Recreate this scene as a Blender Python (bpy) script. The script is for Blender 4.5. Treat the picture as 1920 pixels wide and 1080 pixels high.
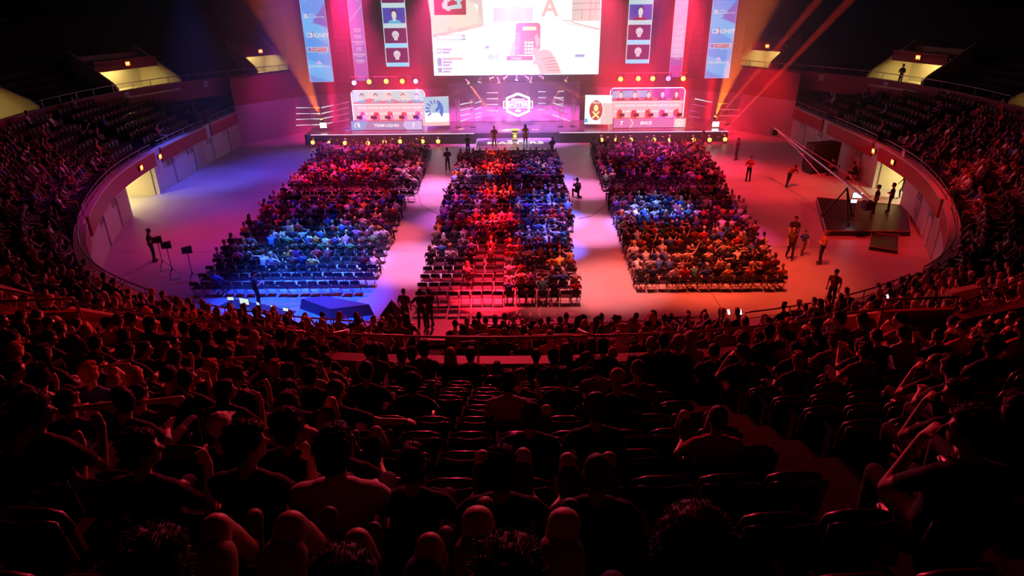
import bpy, bmesh, math, random
import numpy as np
from mathutils import Vector, Matrix

for o in list(bpy.data.objects): bpy.data.objects.remove(o)
SC = bpy.context.scene
COL = SC.collection
random.seed(7); RNG = np.random.default_rng(11)

# ------------------------------------------------------------------ camera
CH = 13.0                                   # eye height above the arena floor
FPX = 1230.0; PITCH = math.atan(570/1230); ROLL = math.radians(0.6); YAW = math.radians(-0.37)
_fw = np.array([math.sin(YAW)*math.cos(PITCH), math.cos(YAW)*math.cos(PITCH), -math.sin(PITCH)])
_rt = np.array([math.cos(YAW), -math.sin(YAW), 0]); _up = np.cross(_rt, _fw)
_c, _s = math.cos(ROLL), math.sin(ROLL)
CR = _c*_rt - _s*_up; CU = _c*_up + _s*_rt; CC = np.array([0., 0., CH])
cd = bpy.data.cameras.new('camera'); cam = bpy.data.objects.new('camera', cd); COL.objects.link(cam)
cd.sensor_width = 36; cd.lens = FPX/1920*36; cd.clip_start = 0.05; cd.clip_end = 400
M = Matrix.Identity(4)
for i in range(3):
    M[i][0] = CR[i]; M[i][1] = CU[i]; M[i][2] = -_fw[i]; M[i][3] = CC[i]
cam.matrix_world = M
SC.camera = cam
def ray(px, py): return _fw*FPX + CR*(px-960) + CU*(540-py)
def un(px, py, z=0.0):                       # where a sight line meets height z
    d = ray(px, py); return Vector(CC + d*((z-CH)/d[2]))
def uny(px, py, Y):                          # where it meets the upright plane y = Y
    d = ray(px, py); return Vector(CC + d*(Y/d[1]))
def pr(p):
    v = np.array(p)-CC; z = v@_fw
    return (960+FPX*(v@CR)/z, 540-FPX*(v@CU)/z, z) if z > 0.3 else (-9999, -9999, z)

# ------------------------------------------------------------------ world, exposure
w = bpy.data.worlds.new('hall_darkness'); SC.world = w; w.use_nodes = True
w.node_tree.nodes['Background'].inputs[0].default_value = (0.02, 0.002, 0.006, 1)
w.node_tree.nodes['Background'].inputs[1].default_value = 0.02
vs = SC.view_settings
vs.view_transform = 'Standard'; vs.look = 'None'; vs.gamma = 1; vs.exposure = 0.0
vs.use_curve_mapping = False
SC.display_settings.display_device = 'sRGB'
cy = SC.cycles
cy.max_bounces = 4; cy.diffuse_bounces = 2; cy.glossy_bounces = 2; cy.transmission_bounces = 2; cy.volume_bounces = 0
cy.transparent_max_bounces = 6; cy.caustics_reflective = False; cy.caustics_refractive = False
cy.use_denoising = True; cy.sample_clamp_indirect = 4; cy.sample_clamp_direct = 0
cy.volume_max_steps = 64

def spot(name, pos, tgt, col, watt, deg, blend=0.6, size=0.15, parent=None, diffuse=1.0):
    l = bpy.data.lights.new(name, 'SPOT'); l.color = col; l.energy = watt
    l.spot_size = math.radians(deg); l.spot_blend = blend; l.shadow_soft_size = size
    o = bpy.data.objects.new(name, l); COL.objects.link(o)
    o.location = pos; d = Vector(tgt)-Vector(pos)
    o.rotation_euler = d.to_track_quat('-Z', 'Y').to_euler()
    return o
def area(name, pos, tgt, col, watt, sx, sy):
    l = bpy.data.lights.new(name, 'AREA'); l.shape = 'RECTANGLE'; l.size = sx; l.size_y = sy
    l.color = col; l.energy = watt
    o = bpy.data.objects.new(name, l); COL.objects.link(o); o.location = pos
    o.rotation_euler = (Vector(tgt)-Vector(pos)).to_track_quat('-Z', 'Y').to_euler()
    return o
RED = (1, .02, .04); CRIM = (1, .015, .10); MAG = (1, .03, .45); PINK = (1, .18, .5); BLUE = (.03, .10, 1)
SKY = (.10, .40, 1); ORG = (1, .22, .02); VIO = (.35, .08, 1)
# flown rig: each wash lamp hangs in the truss field above the stage edge and floor
WASH = [ # pixel aimed at (on the floor), colour, watts, cone degrees, lamp position
    ((560, 300), (.08, .06, 1), 2600, 46, (-16, 52, 15)),       # blue floor, far left
    ((380, 330), (.10, .10, .9), 2600, 38, (-19, 46, 14)),
    ((420, 430), (.8, .01, .14), 1500, 40, (-16, 44, 14)),
    ((640, 345), (1, .02, .14), 5200, 34, (-11, 52, 14)),       # crimson over left block
    ((690, 290), (1, .04, .30), 3600, 34, (-9, 58, 13)),
    ((720, 430), (1, .10, .04), 2600, 22, (-8, 46, 14)),
    ((590, 480), (.05, .20, 1), 10500, 30, (-12, 40, 15)),       # sky blue on left rear rows
    ((560, 550), (.01, .06, 1), 10000, 34, (-12, 36, 15)),
    ((770, 480), (1, .26, .55), 3600, 26, (-5, 44, 14)),        # pale pink aisle
    ((830, 350), (1, .22, .7), 3600, 30, (-4, 52, 14)),
    ((860, 400), (.8, .12, .8), 2200, 22, (-3, 48, 14)),
    ((930, 330), (1, .02, .02), 26000, 13, (-1, 60, 12)),        # red stripe down the centre
    ((925, 430), (1, .01, .03), 30000, 12, (-1, 58, 13)),
    ((920, 540), (1, .01, .03), 20000, 15, (-1, 50, 14)),
    ((1025, 400), (.05, .13, 1), 10000, 20, (2.5, 48, 14)),      # blue on the centre block's far side
    ((1020, 330), (.18, .14, 1), 5000, 22, (2.5, 54, 14)),
    ((1040, 530), (.9, .10, .10), 1600, 24, (3, 42, 14)),
    ((1110, 420), (1, .25, .55), 4000, 24, (5, 46, 14)),        # pink aisle
    ((1140, 520), (1, .22, .20), 2400, 26, (6, 40, 14)),
    ((1215, 300), (1, .06, .50), 5200, 30, (9, 56, 13)),        # magenta front right
    ((1330, 300), (1, .03, .10), 3200, 34, (13, 54, 13)),
    ((1225, 410), (.04, .19, 1), 11000, 22, (8, 46, 14)),        # blue centre of right block
    ((1350, 430), (.7, .04, .28), 1800, 26, (12, 45, 14)),
    ((1260, 500), (1, .09, .04), 2000, 34, (9, 40, 14)),        # warm red rear right
    ((1400, 500), (1, .07, .025), 2000, 44, (12, 42, 15)),
    ((1430, 330), (1, .03, .03), 1500, 46, (15, 50, 14)),
    ((790, 335), (1, .18, .5), 2600, 22, (0, 0, 0)),
    ((1100, 345), (1, .22, .6), 3000, 22, (0, 0, 0)),
    ((1250, 350), (1, .03, .35), 1800, 26, (0, 0, 0)),
    ((660, 390), (1, .03, .08), 1800, 26, (0, 0, 0)),
    ((930, 300), (1, .03, .02), 14000, 11, (0, 0, 0)),
    ((928, 380), (1, .02, .02), 26000, 11, (0, 0, 0)),
    ((922, 485), (1, .01, .02), 24000, 12, (0, 0, 0)),
    ((1030, 455), (.08, .14, 1), 6500, 17, (0, 0, 0)),
    ((1640, 430), (1, .02, .02), 500, 30, (18, 44, 14)),
]
RIGS = []
for i, (px, col, watt, deg, pos) in enumerate(WASH):
    tgt = un(px[0], px[1], 0.4)
    pos = (tgt.x*.92, min(tgt.y-1.5, 50), 16.5); deg = deg*.95       # hung on the roof grid over the floor
    spot('wash_beam', pos, tgt, col, watt*(4.5 if i in (0, 1, 2) else 8.5), deg, 0.9, 0.1)
    RIGS.append((pos, tgt, col))
# beams from the stage rig out over the stands: the red rim light on every head
spot('stand_beam', (-3, 50, 20), (-2, 13, 5), (1, .022, .07), 32000, 62, 0.9, .25)
spot('stand_beam', (11, 54, 15), (-8, 10.5, 7.2), (1, .02, .02), 72000, 27, 1, .25)
spot('stand_beam', (-11, 54, 15), (10, 10.5, 7.2), (1, .02, .015), 72000, 27, 1, .25)
spot('stand_beam', (-10, 56, 14), (-26, 28, 4), (1, .04, .25), 9000, 60, 0.9, .3)
spot('stand_beam', (10, 56, 14), (26, 28, 4), (1, .03, .12), 9000, 60, 0.9, .3)
# stage lamps that wash the set and the haze round it
for x, y, z, tx, tz, c, e in [(-14, 57, 13, -14, 3, (1, .01, .16), 4200), (-6, 57, 14, -8, 4, (1, .02, .22), 4200), (0, 56, 14, 0, 2, (.9, .22, .8), 7000),
                      (7, 57, 14, 9, 4, (1, .03, .12), 4800), (14, 57, 13, 15, 3, (1, .01, .05), 5200), (-20, 58, 9, -22, 1, (.5, .02, .3), 250), (20, 58, 9, 23, 1, (1, .01, .03), 350)]:
    spot('set_beam', (x, y, z), (tx, 63, tz), c, e*17, 64, 1.0, .5)

spot('deck_beam', (0, 60, 9), (0, 61.5, 1), (.12, .12, 1), 7000, 80, .8, .3)
spot('emblem_beam', (0, 57.5, 10), (.3, 63, 2.6), (1, .35, .75), 5000, 60, .9, .3)

spot('platform_beam', (-1.5, 59.5, 12), (-.3, 55.8, .5), (1, .22, .02), 9000, 16, .6, .1)
spot('platform_beam', (-2.5, 59.5, 12), (-1.6, 54.6, .5), (1, .02, .25), 7000, 18, .7, .1)

for x, y, c, e in ((-10, 46, (1, .02, .16), 5500), (0, 46, (.9, .04, .30), 3500), (10, 46, (1, .03, .18), 5000), (-10, 33, (.15, .06, 1), 5000), (0, 33, (1, .02, .10), 3500), (9, 33, (1, .05, .04), 5000), (19, 45, (1, .008, .012), 7500), (19, 34, (1, .02, .02), 5500), (-19, 45, (.16, .03, .9), 6500), (-19, 35, (.5, .01, .25), 4000)):  # broad fill spots added over the floor to lift gaps between washes
    spot('added_fill', (x, y-3, 17), (x, y, 0), c, e, 62, 1, .4)
# ------------------------------------------------------------------ materials
MATS = {}
def mat(name, col, rough=.6, emit=None, strength=0, metal=0, noise=0, scale=8, bump=0, spec=.5, coat=0):
    if name in MATS: return MATS[name]
    m = bpy.data.materials.new(name); m.use_nodes = True; nt = m.node_tree; b = nt.nodes['Principled BSDF']
    b.inputs['Base Color'].default_value = (*col, 1); b.inputs['Roughness'].default_value = rough
    b.inputs['Metallic'].default_value = metal; b.inputs['Specular IOR Level'].default_value = spec
    if coat: b.inputs['Coat Weight'].default_value = coat; b.inputs['Coat Roughness'].default_value = .15
    if emit is not None:
        b.inputs['Emission Color'].default_value = (*emit, 1); b.inputs['Emission Strength'].default_value = strength
    if noise or bump:
        tc = nt.nodes.new('ShaderNodeTexCoord'); nz = nt.nodes.new('ShaderNodeTexNoise')
        nz.inputs['Scale'].default_value = scale; nz.inputs['Detail'].default_value = 5
        nt.links.new(tc.outputs['Object'], nz.inputs['Vector'])
        if noise:
            mx = nt.nodes.new('ShaderNodeMix'); mx.data_type = 'RGBA'
            mx.inputs['A'].default_value = (*[c*(1-noise) for c in col], 1)
            mx.inputs['B'].default_value = (*[min(1, c*(1+noise)) for c in col], 1)
            nt.links.new(nz.outputs['Fac'], mx.inputs['Factor']); nt.links.new(mx.outputs['Result'], b.inputs['Base Color'])
        if bump:
            bp = nt.nodes.new('ShaderNodeBump'); bp.inputs['Strength'].default_value = bump; bp.inputs['Distance'].default_value = .02
            nt.links.new(nz.outputs['Fac'], bp.inputs['Height']); nt.links.new(bp.outputs['Normal'], b.inputs['Normal'])
    MATS[name] = m; return m
def glow(name, col, strength):
    if name in MATS: return MATS[name]
    m = bpy.data.materials.new(name); m.use_nodes = True; nt = m.node_tree; nt.nodes.clear()
    e = nt.nodes.new('ShaderNodeEmission'); o = nt.nodes.new('ShaderNodeOutputMaterial')
    e.inputs[0].default_value = (*col, 1); e.inputs[1].default_value = strength
    nt.links.new(e.outputs[0], o.inputs[0]); MATS[name] = m; return m

# ------------------------------------------------------------------ mesh building
class MB:
    def __init__(s): s.v = []; s.f = []; s.m = []; s.mats = []
    def mi(s, m):
        if m not in s.mats: s.mats.append(m)
        return s.mats.index(m)
    def add(s, vs, fs, m):
        k = len(s.v); i = s.mi(m); s.v += [tuple(v) for v in vs]
        s.f += [tuple(k+j for j in f) for f in fs]; s.m += [i]*len(fs); return s
    def box(s, c, d, m, rz=0, rx=0):
        R = Matrix.Rotation(rz, 3, 'Z') @ Matrix.Rotation(rx, 3, 'X'); c = Vector(c)
        vs = [c + R @ Vector((x*d[0]/2, y*d[1]/2, z*d[2]/2)) for x in (-1, 1) for y in (-1, 1) for z in (-1, 1)]
        return s.add(vs, [(0, 1, 3, 2), (4, 6, 7, 5), (0, 4, 5, 1), (2, 3, 7, 6), (0, 2, 6, 4), (1, 5, 7, 3)], m)
    def tube(s, pts, r, m, n=6, cap=True):
        pts = [Vector(p) for p in pts]; rs = r if isinstance(r, (list, tuple)) else [r]*len(pts)
        vs = []; fs = []; u = None
        for i, p in enumerate(pts):
            t = (pts[min(i+1, len(pts)-1)] - pts[max(i-1, 0)])
            t = t.normalized() if t.length > 1e-9 else Vector((0, 0, 1))
            if u is None: u = t.orthogonal().normalized()
            u = (u - t*u.dot(t)); u = u.normalized() if u.length > 1e-6 else t.orthogonal().normalized()
            w_ = t.cross(u)
            for k in range(n):
                a = 2*math.pi*k/n + math.pi/n; vs.append(p + (u*math.cos(a)+w_*math.sin(a))*rs[i])
        for i in range(len(pts)-1):
            for k in range(n):
                fs.append((i*n+k, i*n+(k+1) % n, (i+1)*n+(k+1) % n, (i+1)*n+k))
        if cap: fs += [tuple(range(n-1, -1, -1)), tuple((len(pts)-1)*n+k for k in range(n))]
        return s.add(vs, fs, m)
    def ball(s, c, r, m, n=10, k=6):
        r = (r, r, r) if not isinstance(r, (tuple, list)) else r; vs = []; fs = []
        for i in range(k+1):
            t = math.pi*i/k
            for j in range(n):
                a = 2*math.pi*j/n; vs.append((c[0]+r[0]*math.sin(t)*math.cos(a), c[1]+r[1]*math.sin(t)*math.sin(a), c[2]+r[2]*math.cos(t)))
        for i in range(k):
            for j in range(n): fs.append((i*n+j, (i+1)*n+j, (i+1)*n+(j+1) % n, i*n+(j+1) % n))
        return s.add(vs, fs, m)
    def prism(s, poly, y0, y1, m, frame=None):
        """poly in local (x,z), extruded in local y from y0 to y1; frame = 4x4"""
        F = frame or Matrix.Identity(4); n = len(poly)
        vs = [F @ Vector((p[0], y, p[1])) for y in (y0, y1) for p in poly]
        fs = [tuple(range(n)), tuple(range(2*n-1, n-1, -1))] + [(i, n+i, n+(i+1) % n, (i+1) % n) for i in range(n)]
        return s.add(vs, fs, m)
    def build(s, name, parent=None, loc=None, rz=0, smooth=False):
        me = bpy.data.meshes.new(name); me.from_pydata(s.v, [], s.f)
        for m in s.mats: me.materials.append(m)
        me.polygons.foreach_set('material_index', s.m)
        if smooth: me.polygons.foreach_set('use_smooth', [True]*len(s.f))
        me.update(); bm = bmesh.new(); bm.from_mesh(me); bmesh.ops.recalc_face_normals(bm, faces=bm.faces); bm.to_mesh(me); bm.free()
        o = bpy.data.objects.new(name, me); COL.objects.link(o)
        if parent: o.parent = parent
        if loc is not None: o.location = loc
        o.rotation_euler.z = rz
        return o
def tag(o, label, cat, group=None):
    o['label'] = label; o['category'] = cat
    if group: o['group'] = group
    return o
def thing(name, label, cat, loc=(0, 0, 0), rz=0, group=None):
    o = bpy.data.objects.new(name, None); COL.objects.link(o); o.location = loc; o.rotation_euler.z = rz
    o.empty_display_size = .2
    return tag(o, label, cat, group)
def struct(o): o['kind'] = 'structure'; return o
def copy_tree(o, parent=None):
    c = o.copy(); COL.objects.link(c)
    if parent is not None: c.parent = parent
    for ch in o.children: copy_tree(ch, c)
    return c
_FC = {}
def text_geo(txt, size, bold=.0):
    key = (txt, bold)
    if key not in _FC:
        cu = bpy.data.curves.new('t', 'FONT'); cu.body = txt; cu.align_x = 'CENTER'; cu.align_y = 'CENTER'; cu.size = 1
        cu.offset = bold; cu.resolution_u = 2
        o = bpy.data.objects.new('t', cu); COL.objects.link(o)
        dg = bpy.context.evaluated_depsgraph_get(); dg.update()
        me = bpy.data.meshes.new_from_object(o.evaluated_get(dg))
        _FC[key] = ([tuple(v.co) for v in me.vertices], [tuple(p.vertices) for p in me.polygons])
        bpy.data.objects.remove(o); bpy.data.curves.remove(cu); bpy.data.meshes.remove(me)
    v, f = _FC[key]
    return [(x*size, y*size) for x, y, z in v], f
class Face2D:
    """a flat printed or lit face: layers of flat colour a hair apart; local x right, z up, facing -y"""
    def __init__(s, mb, frame): s.mb = mb; s.F = frame; s.k = 0
    def P(s, x, z, e=0): return s.F @ Vector((x, -s.k*.006-e, z))
    def layer(s): s.k += 1; return s
    def poly(s, pts, m): s.mb.add([s.P(*p) for p in pts], [tuple(range(len(pts)))], m); return s
    def rect(s, x0, z0, x1, z1, m): return s.poly([(x0, z0), (x1, z0), (x1, z1), (x0, z1)], m)
    def disc(s, x, z, rx, rz, m, n=20): return s.poly([(x+rx*math.cos(2*math.pi*i/n), z+rz*math.sin(2*math.pi*i/n)) for i in range(n)], m)
    def text(s, t, x, z, size, m, bold=.0, sx=1.0):
        v, f = text_geo(t, size, bold); s.mb.add([s.P(x+a*sx, z+b) for a, b in v], f, m); return s
def frame_at(p, rz=0): return Matrix.Translation(p) @ Matrix.Rotation(rz, 4, 'Z')

# ------------------------------------------------------------------ bowl curves
HALF = [(0, 18.1), (3.2, 18.2), (6.3, 18.6), (9.4, 19.35), (12.6, 20.75), (15.8, 23.0), (18.4, 26.0), (21.2, 31.0), (23.5, 37.2), (24.5, 43), (24.8, 50), (24.8, 55), (24.8, 59.4)]
HALFU = [(0, 12), (4.2, 12.25), (6.9, 12.85), (10.3, 13.8), (15, 15.6), (19.4, 18.4), (23.6, 22.2), (27.5, 28), (30.2, 35), (31.3, 43), (31, 49.5), (29.2, 55), (26.9, 58.6), (24.9, 60.9), (23.2, 62.9), (21.2, 65.2), (17, 68.2)]
def curve(half, step=.25):
    P = [Vector((-x, y)) for x, y in reversed(half[1:])] + [Vector(p) for p in half]
    out = []
    for i in range(len(P)-1):
        p0 = P[max(i-1, 0)]; p1 = P[i]; p2 = P[i+1]; p3 = P[min(i+2, len(P)-1)]
        n = max(2, int((p2-p1).length/step))
        for k in range(n):
            t = k/n; out.append(.5*((2*p1)+(p2-p0)*t+(2*p0-5*p1+4*p2-p3)*t*t+(3*p1-p0-3*p2+p3)*t**3))
    out.append(P[-1]); return out
def normals(C):
    N = []
    for i in range(len(C)):
        t = (C[min(i+2, len(C)-1)]-C[max(i-2, 0)]).normalized(); N.append(Vector((t.y, -t.x)))   # outward, away from the arena
    return N
PC = curve(HALF); PN = normals(PC)
UC = curve(HALFU); UN = normals(UC)
def offs(C, N, d): return [c+n*d for c, n in zip(C, N)]
def arclen(L):
    s = [0.]
    for i in range(1, len(L)): s.append(s[-1]+(L[i]-L[i-1]).length)
    return s
def resample(L, step, start=0.0):
    s = arclen(L); out = []; x = start; i = 0
    while x < s[-1]:
        while s[i+1] < x: i += 1
        t = (x-s[i])/max(1e-9, s[i+1]-s[i]); p = L[i].lerp(L[i+1], t); d = (L[i+1]-L[i]).normalized()
        out.append((p, d, x)); x += step
    return out
def strip(mb, L, N, prof, m, i0=0, i1=None, close=True):
    """sweep a (d, z) outline along the curve"""
    i1 = len(L)-1 if i1 is None else i1; n = len(prof); vs = []
    for i in range(i0, i1+1):
        for d, z in prof: p = L[i]+N[i]*d; vs.append((p.x, p.y, z))
    fs = []
    for i in range(i1-i0):
        for k in range(n if close else n-1): fs.append((i*n+k, i*n+(k+1) % n, (i+1)*n+(k+1) % n, (i+1)*n+k))
    if close: fs += [tuple(range(n)), tuple((i1-i0)*n+k for k in reversed(range(n)))]
    mb.add(vs, fs, m)
def near_i(C, x, y):
    return min(range(len(C)), key=lambda i: (C[i].x-x)**2+(C[i].y-y)**2)
def crossU(p):            # height at which the sight line from the camera to p passes the upper fascia, None if it does not
    x, y, z = p
    for i in range(len(UC)-1):
        a = UC[i]; b = UC[i+1]
        r = Vector((x, y)); sxy = b-a; den = r.x*sxy.y-r.y*sxy.x
        if abs(den) < 1e-9: continue
        t = (a.x*sxy.y-a.y*sxy.x)/den; u = (a.x*r.y-a.y*r.x)/den
        if 0 < t < 1 and 0 <= u <= 1: return CH+(z-CH)*t
    return None
# ------------------------------------------------------------------ haze: one even body of theatre smoke round the stage
def haze(x0, x1, y0, y1, z0, z1, dens):
    m = bpy.data.materials.new('theatre_haze'); m.use_nodes = True; nt = m.node_tree; nt.nodes.clear()
    v = nt.nodes.new('ShaderNodeVolumeScatter'); o = nt.nodes.new('ShaderNodeOutputMaterial')
    v.inputs['Color'].default_value = (1, 1, 1, 1); v.inputs['Density'].default_value = dens; v.inputs['Anisotropy'].default_value = .35
    nt.links.new(v.outputs[0], o.inputs['Volume'])
    mb = MB(); mb.box(((x0+x1)/2, (y0+y1)/2, (z0+z1)/2), (x1-x0, y1-y0, z1-z0), m)
    h = mb.build('stage_haze'); h['kind'] = 'stuff'; tag(h, 'thin red lit theatre haze hanging round the stage and over the front of the floor', 'haze')
haze(-33, 33, 47, 71.5, .02, 19, .020)

# ------------------------------------------------------------------ materials of the hall
m_floor = mat('polished_concrete', (.42, .40, .42), .42, noise=.25, scale=.35, bump=.05)
m_white = mat('painted_panel', (.55, .53, .50), .6, noise=.08, scale=1.2)
m_white2 = mat('bare_board', (.45, .40, .34), .7, noise=.1, scale=1.5)
m_cream = mat('cream_paint', (.62, .55, .38), .7, noise=.06, scale=2)
m_maroon = mat('maroon_panel', (.34, .006, .02), .5)
m_maroon2 = mat('maroon_fascia', (.20, .008, .03), .6)
m_dark = mat('dark_seam', (.03, .03, .035), .7)
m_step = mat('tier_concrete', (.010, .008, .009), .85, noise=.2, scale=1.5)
m_rail = mat('rail_steel', (.45, .40, .42), .3, metal=.8)
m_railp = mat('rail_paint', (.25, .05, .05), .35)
m_black = mat('black_drape', (.012, .010, .012), .9); m_drape = mat('stage_drape', (.16, .10, .14), .9)
m_blackmetal = mat('black_metal', (.03, .03, .03), .4, metal=.5)
m_endwall = mat('grey_endwall', (.30, .27, .30), .75, noise=.06, scale=.6)
m_exit = glow('exit_lamp', (1, .10, .01), 6)
m_exitw = glow('exit_letters', (1, .55, .25), 9)

# floor slab
mb = MB(); mb.box((0, 38, -.15), (64, 72, .3), m_floor); struct(mb.build('floor'))
for (x0, y0, x1, y1) in [(-24, 44.2, 24, 44.2), (-9, 19, -9, 58), (9, 19, 9, 58), (-23, 33, 23, 33)]:
    mb = MB(); a = Vector((x0, y0, .003)); b = Vector((x1, y1, .003)); d = (b-a).normalized().cross(Vector((0, 0, 1)))*.012
    mb.add([a-d, a+d, b+d, b-d], [(0, 1, 2, 3)], m_dark); struct(mb.build('floor_joint'))

# arena wall, left and right halves, broken by the floor doors
iL0, iL1 = near_i(PC, -24.6, 44.0), near_i(PC, -24.0, 39.3)      # left door jambs (far, near)
iR0, iR1 = near_i(PC, 24.1, 39.4), near_i(PC, 24.6, 43.9)
mid = len(PC)//2
def wall(name, i0, i1, z0, z1):
    mb = MB(); strip(mb, PC, PN, [(0, z0), (.3, z0), (.3, z1), (0, z1)], m_white, i0, i1)
    return struct(mb.build(name))
wall('wall_left', 0, iL0, 0, 2.95); wall('wall_left', iL1, mid, 0, 2.95); wall('wall_left', iL0, iL1, 2.15, 2.95)
wall('wall_right', mid, iR0, 0, 2.95); wall('wall_right', iR1, len(PC)-1, 0, 2.95); wall('wall_right', iR0, iR1, 2.15, 2.95)
# end wall and the dark fascia over it
EW = [Vector((-24.8, 59.4)), Vector((-21, 64.2)), Vector((-14, 68.5)), Vector((0, 70.5)), Vector((14, 68.5)), Vector((21, 64.2)), Vector((24.8, 59.4))]
for i in range(len(EW)-1):
    a, b = EW[i], EW[i+1]; n = Vector((-(b-a).y, (b-a).x)).normalized()*.3
    for z0, z1, m in ((0, 3.4, m_endwall), (3.4, 5.75, m_maroon2), (5.75, 17, m_drape)):
        mb = MB(); mb.add([(p.x, p.y, z) for z in (z0, z1) for p in (a, b, b+n, a+n)], [(0, 1, 2, 3), (7, 6, 5, 4), (0, 4, 5, 1), (1, 5, 6, 2), (2, 6, 7, 3), (3, 7, 4, 0)], m)
        if z0 < 5 or 1 <= i <= 4: struct(mb.build('wall_back'))
# seams, doors, vents and bare boards on the white wall
sP = arclen(PC)
def wall_pt(s, d=0.0):
    i = min(range(len(sP)), key=lambda k: abs(sP[k]-s)); return PC[i]+PN[i]*d, PN[i]
def on_wall(name, s0, s1, z0, z1, m, d=-.03, extra=None):
    mb = MB(); i0 = min(range(len(sP)), key=lambda k: abs(sP[k]-s0)); i1 = max(i0+1, min(range(len(sP)), key=lambda k: abs(sP[k]-s1)))
    strip(mb, PC, PN, [(d, z0), (.01, z0), (.01, z1), (d, z1)], m, i0, i1)
    return mb
def side_panels(sa, sb, sign):
    s = sa; k = 0
    while s < sb-2.4:
        p, n = wall_pt(s+1)
        mb = on_wall('wall_panel', s+.1, s+1.9, .05, 1.75, m_white2 if k % 2 == 0 else m_white)
        struct(mb.build('wall_panel'))
        mb = MB(); p, n = wall_pt(s+2.15); t = Vector((-n.y, n.x))
        a = p-n*.035
        mb.box((a.x, a.y, 1.0), (.03, .02, 1.95), m_dark, rz=math.atan2(t.y, t.x)); struct(mb.build('wall_seam'))
        mb = MB()
        for j in range(2):
            for r in range(3):
                q, nn = wall_pt(s+2.35+j*.55); q = q-nn*.04; tt = Vector((-nn.y, nn.x))
                mb.box((q.x, q.y, 1.55+r*.14), (.3, .02, .05), m_dark, rz=math.atan2(tt.y, tt.x))
        struct(mb.build('wall_vent'))
        s += 3.4; k += 1
side_panels(.3, sP[iL0]-.2, -1); side_panels(sP[iL1]+.2, sP[iL1]+9, -1)
side_panels(sP[iR1]+.2, sP[-1]-.3, 1); side_panels(sP[iR0]-9, sP[iR0]-.2, 1)

# maroon parapet boards with the stair gaps between them, rail above
Ltot = sP[-1]; gapsL = [5.6, 14.4]; gw = 1.0
gaps = []
def s_at(x, y): return sP[near_i(PC, x, y)]
for gx, gy in [(-24.8, 53.4), (-24.5, 44.6), (-20.6, 29.8), (-12.4, 20.7), (-2.3, 18.2), (6.8, 18.7), (14.6, 22.0), (21.4, 31.5), (24.5, 44.4), (24.8, 53.0)]:
    gaps.append(s_at(gx, gy))
edges = [0.0] + [e for g in gaps for e in (g-gw/2, g+gw/2)] + [Ltot]
for k in range(0, len(edges), 2):
    s0, s1 = edges[k], edges[k+1]
    i0 = min(range(len(sP)), key=lambda q: abs(sP[q]-s0)); i1 = min(range(len(sP)), key=lambda q: abs(sP[q]-s1))
    mb = MB(); strip(mb, PC, PN, [(-.12, 1.95), (.05, 1.95), (.05, 2.9), (-.12, 2.9)], m_maroon, i0, i1); struct(mb.build('parapet_board'))
    mb = MB(); strip(mb, PC, PN, [(-.16, 2.88), (.34, 2.88), (.34, 2.96), (-.16, 2.96)], m_white, i0, i1); struct(mb.build('parapet_cap'))
    L = [PC[i]+PN[i]*.08 for i in range(i0, i1+1, 2)]
    r = thing('guard_rail', 'steel guard rail on the arena wall, stretch %s' % ['at the far left by the stage', 'second from the stage on the left', 'round the left rear bend', 'along the left of the near side', 'left of the near centre', 'at the near centre between two stair gaps', 'right of the near centre', 'round the right rear bend', 'along the right side past the doorway', 'second from the stage on the right', 'at the far right by the stage'][k//2],
              'railing', (0, 0, 0), group='guard rails on the arena wall')
    mb = MB(); mb.tube([(p.x, p.y, 3.4) for p in L], .028, m_rail); mb.build('top_rail', r, smooth=True)
    mb = MB(); mb.tube([(p.x, p.y, 3.17) for p in L], .014, m_rail); mb.build('middle_rail', r, smooth=True)
    acc = 99
    for i in range(i0, i1+1):
        acc += 0 if i == i0 else sP[i]-sP[i-1]
        if acc > 1.5: acc = 0; p = PC[i]+PN[i]*.08; MB().tube([(p.x, p.y, 2.97), (p.x, p.y, 3.38)], .02, m_rail).build('post', r)

# lower tier steps
LROWS = 8; LT, LR, LZ0 = .82, .34, 2.75
def lower_rows():
    for k in range(LROWS):
        d0 = .3+k*LT; z = LZ0+LR*k; inside = []
        for i in range(len(PC)):
            inside.append(PC[i]+PN[i]*d0)
        # keep the stretch of this step that lies this side of the fascia
        ok = []
        for p in inside:
            j = near_i(UC, p.x, p.y); ok.append((p-UC[j]).dot(UN[j]) < .5)
        i = 0
        while i < len(ok):
            if ok[i]:
                j = i
                while j+1 < len(ok) and ok[j+1]: j += 1
                if j-i > 3:
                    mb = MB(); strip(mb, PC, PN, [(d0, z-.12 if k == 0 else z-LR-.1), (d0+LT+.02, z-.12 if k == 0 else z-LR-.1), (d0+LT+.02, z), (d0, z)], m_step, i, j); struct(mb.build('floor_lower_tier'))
                i = j+1
            else: i += 1
lower_rows()
# upper fascia and rail, broken at the vomitories
sU = arclen(UC)
UT, URISE, UZ0, UB = .84, .42, 5.40, 1.23
def ui(s): return min(range(len(sU)), key=lambda q: abs(sU[q]-s))
def us(px0, py0): p = un(px0, py0, 6.3); return sU[near_i(UC, p.x, p.y)]
VOM = []   # (s0, s1, far?) stretches where a vomitory opens through the upper tier
for a, b in [((465, 125), (540, 118)), ((212, 158), (316, 140)), ((1402, 107), (1492, 110)), ((1648, 132), (1738, 146))]:
    VOM.append(tuple(sorted((us(*a), us(*b)))))
vL = us(78, 190); VOM.append((vL-5.5, vL) if False else tuple(sorted((vL, vL+5.0)))); vR = us(1893, 180); VOM.append(tuple(sorted((vR-5.0, vR))))
VOM.sort()
mb = MB(); strip(mb, UC, UN, [(-.02, 4.3), (.2, 4.3), (.2, 5.75), (-.02, 5.75)], m_maroon2); struct(mb.build('wall_upper_fascia'))
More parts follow.
